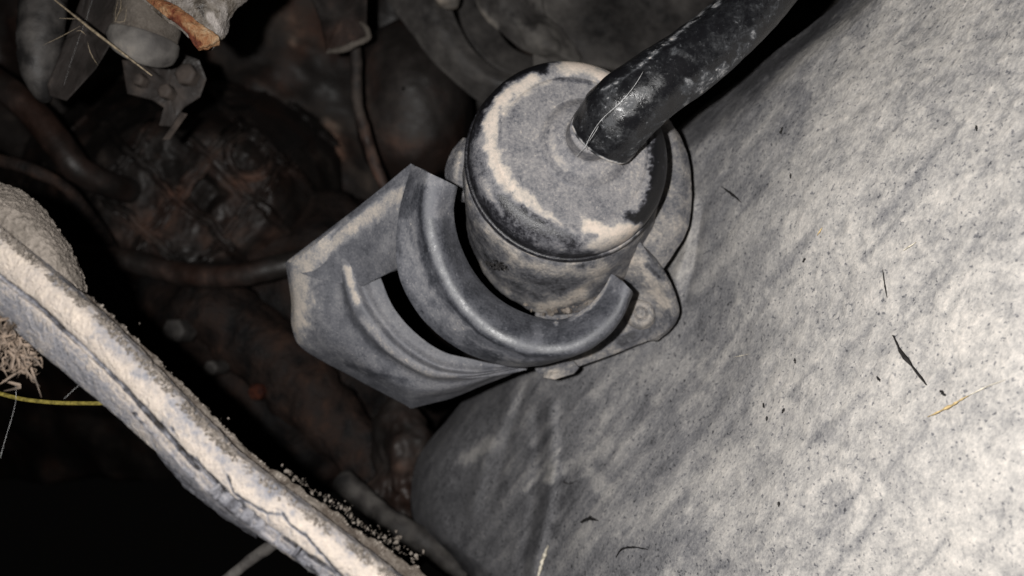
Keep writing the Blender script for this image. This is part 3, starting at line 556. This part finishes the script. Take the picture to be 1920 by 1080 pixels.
for i in range(6000):
    q = Bs[rng.randint(120, 880)].copy(); off = np.clip(rng.randn(), -2, 1.2) * 0.045
    dn_ = fbm(q[None] * 1.0, 1.6, 2, 4)[0]
    if dn_ < rng.rand() * 0.5 - 0.45: continue
    q = q + np.array([0.66, 0, 0.72]) * (off - 0.03 + max(0, dn_) * 0.06 * rng.rand()); q[1] += rng.rand() * 0.3 - 0.4
    cs.append(q); ss.append(0.008 + 0.030 * rng.rand() ** 3)
for i in range(3):
    q = Bs[rng.randint(200, 640)].copy() + np.array([0.66, 0, 0.72]) * (0.08 + 0.22 * rng.rand()); q[1] += 0.5; cs.append(q); ss.append(0.02 + 0.03 * rng.rand() ** 2)
for i in range(1300):
    q = FE[rng.randint(50, 295)] * 0.998 + np.array([0.66, 0, 0.72]) * rng.randn() * 0.035; cs.append(q); ss.append(0.008 + 0.028 * rng.rand() ** 3)
for i in range(1500):
    q = FG[rng.randint(0, 26), rng.randint(30, 298)] * 0.998; cs.append(q); ss.append(0.007 + 0.018 * rng.rand() ** 3)
crumbs('soil_crumbs', cs, ss, M_crumb, rail)['kind'] = 'stuff'
# dust covered lump behind the rail
G = face_cam(patch([[(-160, 330, 19.6), (-60, 330, 19.3), (0, 342, 19.2), (62, 372, 19.2), (112, 432, 19.2), (148, 492, 19.2), (166, 556, 19.2)],
    [(-150, 345, 18.9), (-60, 348, 18.6), (0, 360, 18.5), (52, 388, 18.5), (100, 442, 18.5), (136, 500, 18.5), (152, 560, 18.6)],
    [(-150, 370, 18.3), (-60, 380, 18.1), (-4, 392, 18.0), (42, 418, 18.0), (82, 460, 18.0), (115, 508, 18.0), (135, 560, 18.1)],
    [(-150, 395, 18.1), (-80, 430, 17.9), (-30, 440, 17.9), (15, 460, 17.9), (50, 495, 17.9), (85, 528, 17.9), (120, 580, 18.0)]], 90, 220)); N_ = gnorm(G)
gr = fbm(G, 5.0, 4, 3, 0.7)
G = G + N_ * (0.030 * gr + 0.02 * fbm(G, 1.2, 3))[..., None]
lump = thing('dust_caked_bush', P(60, 480, 19), 'rounded bush caked in granular brown dust, bulging out behind the pale rail', 'bush')
solid(grid('dust_crust', G, M_crumb, lump, 0.60 + 0.12 * gr + 0.1 * fbm(G, 1, 3)), 0.3)
cs, ss = [], []
for i in range(900):
    a, b = rng.randint(2, 88), rng.randint(20, 218); cs.append(G[a, b] - np.array([0, 0.01, 0])); ss.append(0.008 + 0.022 * rng.rand() ** 3)
crumbs('crust_grains', cs, ss, M_crumb, lump, 0.62)['kind'] = 'stuff'

# ------------------------------------------------------------------ dry grass, threads, wire
def blade(p0, p1, bend, wd, n_=6):
    p0, p1 = np.array(p0), np.array(p1); m = (p0 + p1) / 2 + bend; C = cr([p0, m, p1], n_)
    T = np.gradient(C, axis=0); s_ = np.cross(T, [0, -1, 0.2]); s_ /= np.linalg.norm(s_, axis=1)[:, None] + 1e-9
    wv = wd * np.sin(np.linspace(0.35, np.pi - 0.1, n_))[:, None]; up = np.array([0, -1, 0]) * wd * 0.35
    return np.stack([C - s_ * wv, C + up, C + s_ * wv, C - up], 1)
def blades(name, L, mat, parent=None):
    V, Fx = [], []; k = 0
    for g in L:
        n_ = len(g); V.append(g.reshape(-1, 3)); Fx += (gfaces(n_, 4, True) + k).tolist(); Fx += [[k, k + 1, k + 2, k + 3], [k + (n_ - 1) * 4 + i for i in (3, 2, 1, 0)]]; k += n_ * 4
    return mesh_obj(name, np.vstack(V), Fx, mat, parent, smooth=False)
LB = []
for i in range(210):
    t = rng.rand(); base = P(-10 + 55 * t + rng.randn() * 12, 600 + 85 * t + rng.randn() * 12, 17.6 + rng.rand() * 0.7)
    a = rng.randn() * 1.6 - 1.15; l = 0.10 + 0.38 * rng.rand() ** 1.5
    tip = base + np.array([math.cos(a) * l, rng.randn() * 0.15, math.sin(a) * l])
    LB.append(blade(base, tip, rng.randn(3) * 0.09, 0.014 + 0.03 * rng.rand()))
for a, b in [((40, 640), (78, 745)), ((30, 660), (75, 725)), ((45, 670), (80, 690)), ((0, 720), (50, 690)), ((15, 650), (62, 700))]:
    LB.append(blade(P(*a, 17.7), P(*b, 17.9), rng.randn(3) * 0.05, 0.03))
tuft = blades('dry_grass_tuft', LB, M_grass); tag(tuft, 'tangled tuft of dry brown grass hanging below the pale rail at the left edge', 'dry grass', kind='stuff')
def thin(name, pts, r, mat, label, cat, group=None, steps=30, n_=6):
    V, Fx, _ = tube_mesh(pts, r, n_, steps); o = recal(mesh_obj(name, V, Fx, mat, None)); return tag(o, label, cat, group)
thin('thin_wire', [(-60, 722, 24), (0, 738, 24), (40, 748, 24), (90, 754, 24), (140, 756, 24), (210, 755, 24), (300, 745, 25)], 0.07, M_wire, 'thin olive yellow wire passing behind the rail below the grass tuft', 'wire', n_=10)
web = [([(1095, 280, 22.5), (1110, 250, 22.0), (1130, 222, 21.9), (1165, 190, 21.9), (1190, 160, 21.9), (1206, 134, 22.1)], 'white cobweb thread stretched along the lower end of the black hose'),
       ([(1080, 294, 23.6), (1102, 268, 22.6), (1118, 244, 22.0), (1122, 236, 21.95)], 'short second cobweb thread forking near the hose end')]
for p_, l_ in web: thin('cobweb_thread', p_, 0.006, M_web, l_, 'cobweb', 'cobweb threads')
for p_, l_ in [([(30, 720, 18.5), (28, 760, 18.5), (8, 830, 18.6), (0, 860, 18.6)], 'faint cobweb thread hanging below the dry grass tuft'), ([(120, 748, 18), (145, 725, 18), (165, 712, 18)], 'tiny cobweb strand beside the yellow wire under the rail'),
               ([(580, 1040, 16.6), (583, 1055, 16.6), (578, 1072, 16.6)], 'curled fibre dangling from the underside of the rail'), ([(120, 160, 30), (135, 110, 30), (160, 40, 30), (180, -20, 30)], 'cobweb thread hanging along the dark strap at the top left')]:
    thin('cobweb_thread', p_, 0.002, M_web, l_, 'cobweb', 'cobweb threads')

# bits lying on the tank and the canister
def on_tank(x, y, lift=0.04):
    d = float(tank_depth(np.array([x * 1.0]), np.array([y * 1.0]))[0]); return (x, y, d - lift - 0.12 - 1.6 * min(max((x - 1300) / 600, 0), 1))
def fleck(name, pts, wd, mat, label, cat, group, lift=0.03):
    Q = [np.array(P(*on_tank(*q, lift))) for q in pts]; C = cr(Q, 14) if len(Q) > 1 else None
    C = C + 0.25 * wd * np.stack([gn(C * 9), C[:, 0] * 0, gn(C * 9 + 5)], -1)
    wv = wd * (0.35 + 0.8 * rng.rand(14)) * np.sin(np.linspace(0.4, np.pi - 0.3, 14)); T = np.gradient(C, axis=0); s_ = np.cross(T, [0, -1, 0]); s_ /= np.linalg.norm(s_, axis=1)[:, None]
    G_ = np.stack([C - s_ * wv[:, None], C + np.array([0, -0.5, 0]) * wv[:, None], C + s_ * wv[:, None], C + np.array([0, 0.8, 0]) * wv[:, None]], 1)
    Fx = gfaces(14, 4, True).tolist() + [[0, 1, 2, 3], [55, 54, 53, 52]]
    return tag(recal(mesh_obj(name, G_.reshape(-1, 3), Fx, mat, None)), label, cat, group)
g1 = 'straws lying on the dusty tank'; g2 = 'black flakes on the dusty tank'
fleck('straw', [(1738, 782), (1775, 765), (1815, 742)], 0.045, M_straw, 'longest yellow straw on the tank, lower right', 'straw', g1)
fleck('straw', [(1815, 742), (1850, 725), (1885, 712)], 0.02, M_pale, 'thin pale straw continuing right of the yellow straw', 'straw', g1)
fleck('straw', [(1693, 470), (1718, 454)], 0.03, M_pale, 'short white straw above the long black scratch', 'straw', g1)
fleck('straw', [(1375, 670), (1403, 664)], 0.02, M_pale, 'tiny white straw in the middle of the tank, right of the holder ear', 'straw', g1)
fleck('straw', [(1532, 442), (1542, 426)], 0.03, M_straw, 'small brown straw high on the middle of the tank', 'straw', g1)
fleck('straw', [(1028, 1022), (1018, 1050), (1008, 1085)], 0.10, M_pale, 'pale pointed splinter at the bottom edge of the tank', 'straw', g1, 0.2)
fleck('black_flake', [(1674, 628), (1688, 658), (1712, 690), (1737, 722)], 0.065, M_flake, 'long black curved streak of grime on the bright tank wall', 'flake', g2)
fleck('black_flake', [(1655, 505), (1658, 530), (1663, 558)], 0.025, M_flake, 'thin dark streak above the long black streak', 'flake', g2)
fleck('black_flake', [(1762, 732), (1772, 742)], 0.07, M_flake, 'dark oval chip just above the yellow straw', 'flake', g2)
fleck('black_flake', [(1088, 980), (1105, 972), (1122, 976)], 0.12, M_flake, 'ragged black crumb low on the left part of the tank', 'flake', g2)
fleck('black_flake', [(1052, 902), (1068, 907), (1084, 900)], 0.03, M_flake, 'curved black hair on the shaded left part of the tank', 'flake', g2)
fleck('black_flake', [(1155, 1045), (1165, 1030), (1185, 1026), (1215, 1030)], 0.05, M_flake, 'dark arched fibre near the bottom edge of the tank', 'flake', g2)
fleck('black_flake', [(1352, 350), (1370, 362), (1390, 380)], 0.06, M_flake, 'dark smear on the tank right of the canister', 'flake', g2)
fleck('black_flake', [(1468, 238), (1464, 252)], 0.11, M_flake, 'round black chip on the tank below the hose', 'flake', g2)
fleck('black_flake', [(1509, 484), (1505, 492)], 0.06, M_flake, 'small black chip in the middle of the tank', 'flake', g2)
for (x, y), l_ in [((1431, 760), 'black speck left of the tank centre, upper of a loose trio'), ((1470, 770), 'black speck beside the first of the loose trio'), ((1438, 785), 'lowest black speck of the loose trio'), ((1644, 710), 'brown black speck left of the long black streak'), ((1490, 677), 'small dark speck above the loose trio'), ((1830, 240), 'reddish dark sliver at the upper right of the tank'), ((1460, 945), 'dark speck in the lower middle of the tank'), ((1482, 330), 'tiny dark speck near the top of the tank, under the smear')]:
    fleck('black_flake', [(x, y - 5), (x + 3 * rng.randn(), y + 5)], 0.045, M_flake, l_, 'flake', g2)
cs = [P(912 + 36 * t + rng.randn() * 2, 494 + 9 * t + rng.randn() * 3.5, 26.15 + rng.rand() * 0.15) for t in rng.rand(60)]
tag(crumbs('black_crumb', cs, 0.02 + 0.04 * rng.rand(60), M_flake, None, 0.2), 'ragged black crumb stuck to the canister side inside the hooked ring', 'crumb')

# ------------------------------------------------------------------ top left: fittings
ft = thing('rusty_fitting', P(360, 30, 25), 'worn metal fitting with a flaking orange rust edge at the top left', 'fitting')
G = face_cam(patch([[(250, -60, 25.0), (262, -10, 24.8), (300, 30, 24.6), (345, 62, 24.5), (372, 88, 24.6)], [(300, -60, 24.6), (310, -15, 24.4), (340, 20, 24.2), (368, 55, 24.2), (385, 90, 24.4)],
    [(360, -60, 24.5), (365, -20, 24.2), (380, 10, 24.1), (395, 48, 24.2), (405, 86, 24.5)], [(430, -60, 24.6), (425, -20, 24.4), (420, 5, 24.4), (420, 40, 24.6), (422, 68, 24.9)], [(500, -60, 25.3), (478, -15, 25.2), (450, 12, 25.2), (432, 30, 25.3), (430, 52, 25.5)]], 70, 70)); N_ = gnorm(G)
G = G + N_ * (0.08 * fbm(G, 1.6, 4, 4)[..., None])
dF = strokes(G, 0.42 + 0.22 * fbm(G, 1.2, 4), [(0.1, 14, 0.8, [(370, 0), (410, 50)]), (0.95, 10, 0.7, [(395, 30), (415, 60)]), (0.75, 14, 0.6, [(420, 15), (420, 60)])])
solid(grid('fitting_body', G, M_fitting, ft, dF), 0.5)
G = face_cam(patch([[(268, -6, 24.35), (300, 22, 24.15), (340, 52, 24.05), (366, 86, 24.1), (372, 93, 24.3)], [(290, -4, 24.25), (320, 20, 24.0), (358, 48, 23.95), (385, 80, 24.0), (390, 94, 24.3)], [(305, -2, 24.3), (340, 16, 24.1), (376, 44, 24.05), (408, 66, 24.2), (412, 84, 24.5)]], 36, 70)); N_ = gnorm(G)
G = G + N_ * (0.05 * fbm(G, 3.0, 4, 4)[..., None])
solid(grid('rust_edge', G, M_orange, ft, strokes(G, 0.6 + 0.2 * fbm(G, 2, 4, 3), [(0.1, 10, 0.9, [(318, 35), (345, 58), (368, 84)])])), 0.25)
stub = thing('greasy_bush_stub', P(270, 60, 29), 'short brown greasy cylindrical stub left of the rusty fitting', 'bush')
tube('stub_body', [(310, -80, 29), (292, -20, 28.6), (278, 40, 28.3), (268, 80, 28.3)], [1.15, 1.18, 1.2, 1.16], M_crumb, stub, 0.38, 28, 40, rough=0.05, rs=2.5)
tube('stub_rim', [(272, 70, 28.3), (268, 88, 28.3), (265, 100, 28.4)], [1.22, 1.28, 1.1], M_cast, stub, 0.5, 28, 12, rough=0.03)
arm = thing('hanging_link', P(80, 120, 32), 'rounded grey link end hanging at the far top left', 'link')
tube('arm_bar', [(90, -90, 32), (82, 0, 31.6), (75, 80, 31.4), (72, 135, 31.4), (78, 168, 31.6), (84, 184, 32)], [0.85, 0.9, 0.88, 0.88, 0.7, 0.3], M_cast, arm, 0.14, 20, 50, rough=0.05)
strap = thing('dark_strap', P(160, 120, 31), 'flat charcoal strap slanting across the top left beside the grey arm', 'strap')
slab('strap_plate', [(180, -80, 30.2), (262, -80, 30.2), (222, 60, 30.0), (180, 130, 30.0), (125, 190, 30.2), (92, 180, 30.3), (88, 160, 30.3), (120, 80, 30.2)], 0.5, M_iron, strap, 0.15, amp=0.02)
brk = thing('rounded_bracket', P(350, 140, 33), 'dark rounded bracket below the rusty fitting with a stub shadow', 'bracket')
slab('bracket_plate', [(228, 112, 33.2), (300, 118, 32.9), (340, 99, 32.8), (374, 112, 32.9), (388, 148, 33.1), (376, 182, 33.2), (345, 202, 33.3), (320, 238, 33.4), (298, 236, 33.4), (310, 204, 33.3), (285, 188, 33.2), (238, 176, 33.2)], 0.9, M_iron, brk, 0.22, amp=0.05)
for x, y, r_ in ((312, 172, 0.34), (350, 140, 0.5), (262, 150, 0.3)): lathe_at('bolt_head', [(r_, -0.3), (r_, 0.16), (r_ * 0.8, 0.24), (0.02, 0.25)], P(x, y, 32.8), sn, su, sv, M_iron, brk, 0.4, 6)
slab('bracket_lip', [(340, 210, 33.1), (352, 214, 33.0), (318, 262, 33.2), (304, 262, 33.3)], 0.3, M_iron, brk, 0.4)
thin('long_straw', [(90, -10, 27), (130, 22, 26.8), (180, 62, 26.6), (230, 100, 26.7), (285, 142, 27)], [0.02, 0.035, 0.055, 0.045, 0.02], M_dull, 'long dry straw lying diagonally across the strap at the top left', 'straw')
LB = [blade(P(120 + 15 * i + rng.randn() * 8, 40 + 12 * i + rng.randn() * 5, 26.7), P(150 + 15 * i + rng.randn() * 25, 55 + 12 * i + rng.randn() * 18, 26.8), rng.randn(3) * 0.06, 0.012) for i in range(4)] + [blade(P(215 + rng.randn() * 3, 40, 27), P(222 + rng.randn() * 14, 5 + rng.randn() * 20, 27), rng.randn(3) * 0.1, 0.01) for i in range(4)]
tag(blades('straw_wisps', LB, M_dull), 'loose straw wisps clinging to the stub and strap', 'dry grass', kind='stuff')

# ------------------------------------------------------------------ background
def sheet(name, x0, x1, y0, y1, d0, amp, sc_, mat, dust, nx=160, ny=120, df=None, seed=0, parent=None, st=None):
    X, Y = np.meshgrid(np.linspace(x0, x1, nx), np.linspace(y0, y1, ny)); d = np.full(X.shape, float(d0)) if df is None else df(X, Y)
    G_ = np.stack([(X - 960) / F * d, d, CZ + (540 - Y) / F * d], -1); h = fbm(G_, sc_, 5, seed)
    G_[..., 1] += amp * h; G_ = face_cam(G_)
    dd = dust + 0.3 * fbm(G_, sc_ * 1.4, 4, seed + 3)
    if st: dd = strokes(G_, dd, st, 0.7, 0.5)
    return grid(name, G_, mat, parent, dd), G_
fl_, _ = sheet('underbody_panel', -700, 2600, -700, 900, 66, 2.6, 0.10, M_steel, 0.25, 220, 150, df=lambda X, Y: 62 + 0.010 * np.clip(Y, -500, 900) + 12 * np.clip((Y - (1.0 * X + 330)) / 250, 0, 4) ** 1.3,
    st=[(0.95, 14, 0.9, [(612, 225), (622, 260), (640, 285)]), (0.9, 10, 0.8, [(500, 205), (505, 225)]), (1.0, 7, 0.9, [(545, 70), (547, 78)]), (0.8, 16, 0.6, [(650, 300), (680, 340)]), (0.9, 10, 0.5, [(520, 35), (545, 30)]), (0.8, 12, 0.6, [(590, 250), (600, 240)])])
solid(fl_, 0.6); fl_['kind'] = 'structure'
rust_axle = thing('rusty_axle_housing', P(560, 620, 55), 'large rust brown rounded housing in the dark, behind the shield', 'axle housing')
G = []
def blob(name, cx, cy, d, rx, ry, rz, mat, dust, parent=None, amp=0.8, sc_=0.22, seed=0, nu=70, nv=90):
    th = np.linspace(0.02, np.pi - 0.02, nu)[:, None]; ph = np.linspace(0, 2 * np.pi, nv, endpoint=False)[None]
    n_ = np.stack([np.sin(th) * np.cos(ph), np.cos(th) + 0 * ph, np.sin(th) * np.sin(ph)], -1)
    c = P(cx, cy, d); V = c + n_ * np.array([rx / F * d, rz, ry / F * d]); V = V + n_ * (amp * fbm(V, sc_, 4, seed))[..., None]
    return recal(mesh_obj(name, V.reshape(-1, 3), gfaces(nu, nv, True), mat, parent, dust + 0.3 * fbm(V, sc_ * 1.2, 4, seed + 2)))
blob('housing_shell', 560, 640, 60, 300, 290, 9, M_rust, 0.16, rust_axle, 1.3, 0.18, 3)
tube('housing_tube', [(380, 560, 50), (480, 640, 50), (580, 740, 49), (680, 860, 48), (740, 960, 47)], [2.2, 2.4, 2.3, 1.8, 1.5], M_rust, rust_axle, 0.25, 24, 60, rough=0.4, rs=0.4)
lathe_at('rusted_bolt_head', [(0.55, -1.5), (0.55, 0.0), (0.4675, 0.12), (0.02, 0.14)], P(480, 735, 47), sn, su, sv, M_orange, rust_axle, 0.1, 6)
lathe_at('bolt_head', [(0.8, -1.5), (0.8, 0.0), (0.68, 0.12), (0.02, 0.14)], P(325, 620, 47), sn, su, sv, M_cast, rust_axle, 0.25, 6)
lathe_at('bolt_head', [(0.5, -1.5), (0.5, 0.0), (0.425, 0.12), (0.02, 0.14)], P(395, 690, 47), sn, su, sv, M_cast, rust_axle, 0.25, 6)
cast = thing('ribbed_casting', P(340, 380, 52), 'dark ribbed metal casting in the shadows left of the shield', 'casting')
RL = [[(190, 290), (225, 355), (265, 430), (310, 470)], [(265, 430), (320, 365), (390, 298), (450, 255)], [(190, 292), (250, 320), (320, 352), (350, 372)], [(265, 430), (350, 455), (430, 440), (510, 480)],
      [(350, 372), (400, 430), (470, 470), (530, 490)], [(130, 380), (180, 380), (265, 430)], [(430, 335), (415, 300), (430, 265), (470, 250), (505, 270), (510, 310), (480, 335), (435, 335)], [(160, 200), (150, 290), (190, 380)], [(300, 250), (350, 300)], [(430, 335), (380, 370)], [(510, 310), (560, 330)]]
def cdep(X, Y):
    d = 51 + 34 * np.clip(np.hypot((X - 345) / 290, (Y - 370) / 215) - 0.55, 0, 1) ** 1.5
    d0_ = d + 0; Z = np.stack([X / 70, Y / 70, 0 * X], -1); wx, wy = 9 * fbm(Z, 1, 3, 1), 9 * fbm(Z, 1, 3, 9)
    a_, b_ = (X + wx) * 0.68 - (Y + wy) * 0.73, (X + wx) * 0.77 + (Y + wy) * 0.64
    for v, per, wd, h in ((a_ + 134, 92, 8, 1.1), (b_ - 20, 118, 7, 0.8)):
        q = np.abs((v + per / 2) % per - per / 2); d = np.minimum(d, d0_ - h * np.clip((wd - q) / 3.0, 0, 1))
    q = np.abs(np.hypot(X - 470, Y - 290) - 42); d = np.minimum(d, d0_ - 1.2 * np.clip((8 - q) / 3, 0, 1))
    pk = np.maximum(np.abs(a_ + 5), np.abs(b_ - 530)); d = d + 1.5 * np.clip((34 - pk) / 14, 0, 1)
    return d
co, _ = sheet('casting_body', 20, 640, 150, 600, 50, 0.35, 0.3, M_steel, 0.14, 240, 180, df=cdep, seed=6, parent=cast,
    st=[(0.5, 12, 0.5, q) for q in RL] + [(0.05, 22, 0.7, [(385, 365), (400, 380)]), (0.05, 20, 0.7, [(300, 410)]), (0.05, 18, 0.6, [(450, 400)]), (0.8, 10, 0.6, [(310, 345)])])  # lit dusty rib tops and shaded pits put into the colour
solid(co, 0.6)
th2 = [([(100, 480, 47), (230, 486, 47), (330, 512, 46.5), (430, 518, 46), (520, 500, 46), (640, 470, 47)], 0.75, 'thick dark cable sweeping behind the shield at mid height', M_steel, 0.15, 'cable'),
       ([(662, 60, 44), (668, 110, 44), (670, 190, 44), (688, 260, 44), (712, 330, 44), (760, 430, 45)], 0.34, 'slim dark vertical cable dropping behind the shield corner', M_steel, 0.36, 'cable'),
       ([(-60, 270, 42), (0, 300, 42), (60, 318, 42), (120, 350, 43), (165, 400, 45), (215, 470, 50), (260, 560, 62)], 0.35, 'brown pipe fading into the dark at the left edge', M_rust, 0.25, 'pipe'),
       ([(-60, 120, 46), (40, 190, 46), (110, 270, 46), (150, 320, 46.5), (215, 350, 49), (290, 370, 56), (340, 380, 64)], 0.9, 'dark bent pipe below the grey link end', M_steel, 0.12, 'pipe'),
       ([(640, 900, 42), (690, 945, 41), (740, 985, 40), (800, 1020, 40), (870, 1080, 40)], 0.7, 'grey pipe end curving under the tank at the bottom', M_cast, 0.32, 'pipe'),
       ([(420, 1090, 30), (470, 1050, 30), (530, 1012, 30), (600, 990, 31)], 0.22, 'thin dim rod under the rail at the bottom', M_cast, 0.3, 'rod')]
for p_, r_, l_, m_, d_, c_ in th2:
    nm = {'cable': 'cable', 'pipe': 'pipe', 'rod': 'thin_rod'}[c_]; tag(tube(nm, p_, r_, m_, None, d_, 14, 60, rough=0.06, rs=0.8), l_, c_)
blob('dark_drum', 775, 200, 52, 112, 165, 4.5, M_steel, 0.10, None, 0.25, 0.2, 8); tag(bpy.data.objects['dark_drum'], 'smooth nearly black drum between the vertical cable and the canister', 'drum')
cg = thing('grey_cast_arm', P(940, 60, 46), 'grey dusty cast arm with a curved recess above the canister', 'casting')
G = face_cam(patch([[(680, -60, 46), (740, 20, 45.6), (800, 100, 45.6), (870, 170, 45.8), (960, 220, 46.5), (1100, 240, 47)], [(740, -60, 45), (790, 10, 44.6), (830, 70, 44.6), (880, 125, 44.8), (960, 165, 45.2), (1080, 180, 45.6)],
    [(800, -60, 45), (840, 5, 44.8), (862, 50, 44.8), (890, 95, 45), (950, 135, 45.4), (1070, 160, 45.6)]], 50, 80)); G = G + gnorm(G) * (0.15 * fbm(G, 0.4, 4)[..., None])
solid(grid('recess_rim', G, M_cast, cg, 0.30 + 0.2 * fbm(G, 0.4, 4, 2)), 1.2)
G = face_cam(patch([[(855, -60, 46.5), (862, 20, 46.5), (885, 80, 46.5), (940, 130, 46.5), (1050, 160, 46.5)], [(900, -60, 47), (910, 10, 47), (930, 50, 47), (970, 95, 47), (1060, 120, 47)]], 20, 50))
solid(grid('recess_floor', G, M_cast, cg, 0.22 + 0.1 * fbm(G, 0.4, 4, 2)), 0.8)
G = face_cam(patch([[(870, -70, 44.5), (895, 10, 44), (925, 50, 43.8), (960, 80, 43.8), (1010, 105, 44), (1060, 135, 44.5)], [(940, -70, 43.6), (950, 0, 43.2), (975, 40, 43), (1005, 65, 43), (1045, 95, 43.3), (1085, 120, 44)], [(1010, -70, 44), (1015, -10, 43.8), (1022, 20, 43.8), (1035, 40, 43.8), (1060, 65, 44), (1092, 105, 44.5)]], 40, 60)); G = G + gnorm(G) * (0.25 * fbm(G, 0.5, 4, 3)[..., None])
solid(grid('lobe', G, M_cast, cg, strokes(G, 0.42 + 0.2 * fbm(G, 0.5, 4, 2), [(0.15, 34, 0.8, [(960, 10), (1000, 30)]), (0.85, 7, 0.8, [(890, 10), (930, 50)])])), 1.2)
blob('cast_knob', 835, -6, 42, 26, 22, 1.0, M_cast, 0.75, cg, 0.15, 0.8, 3, 24, 30)
fp, _ = sheet('floor_plate', 1000, 1750, -250, 420, 52, 0.35, 0.12, M_cast, 0.36, 120, 100, df=lambda X, Y: 44 + 0.004 * (X - 1000)); fp.data.materials[0] = M_cast
solid(fp, 0.5); tag(fp, 'flat olive grey floor plate in shadow behind the hose', 'floor plate')
tb = thing('torn_bracket', P(640, 50, 42), 'dark bracket with a pale torn edge at the top, left of the drum', 'bracket')
slab('bracket_web', [(560, -60, 42), (690, -60, 42), (688, 40, 41.6), (692, 72, 41.5), (655, 86, 41.5), (612, 98, 41.6), (600, 40, 42)], 1.0, M_steel, tb, 0.22, amp=0.06, ns=0.6)
tube('torn_edge', [(612, 99, 41.3), (640, 92, 41.2), (668, 82, 41.1), (691, 70, 41.1), (684, 50, 41.1), (672, 40, 41.3)], [0.1, 0.16, 0.2, 0.16, 0.16, 0.06], M_crumb, tb, 0.55, 8, 40, rough=0.06)
tag(blob('dark_block', 760, 900, 46, 70, 150, 3, M_steel, 0.2, None, 0.8, 0.3, 2), 'dark block in shadow between the rusty housing and the tank edge', 'block')
cs, ss = [], []
for i in range(230):
    k_ = int(300 * (0.74 + 0.24 * rng.rand())); q = FE[k_] + np.array([0.66, 0, 0.72]) * abs(rng.randn()) * 0.09 * (k_ - 200) / 60; q[1] += 0.1 + 0.3 * rng.rand(); cs.append(q); ss.append(0.012 + 0.06 * rng.rand() ** 4)
tag(crumbs('soil_clods', cs, ss, M_crumb, None, 0.30), 'loose soil clods behind the lower end of the rail', 'soil', kind='stuff')
cs = [P(1050 + rng.randn() * 26, 578 - 0.25 * rng.randn() * 30 + rng.randn() * 6, 28.6 + rng.rand() * 0.5) for _ in range(60)] + [P(1105 + rng.randn() * 16, 548 + rng.randn() * 9, 28.3 + rng.rand() * 0.4) for _ in range(24)]
crumbs('mud_clods', cs, 0.02 + 0.14 * rng.rand(len(cs)) ** 2.5, M_crumb, holder, 0.75)['kind'] = 'stuff'
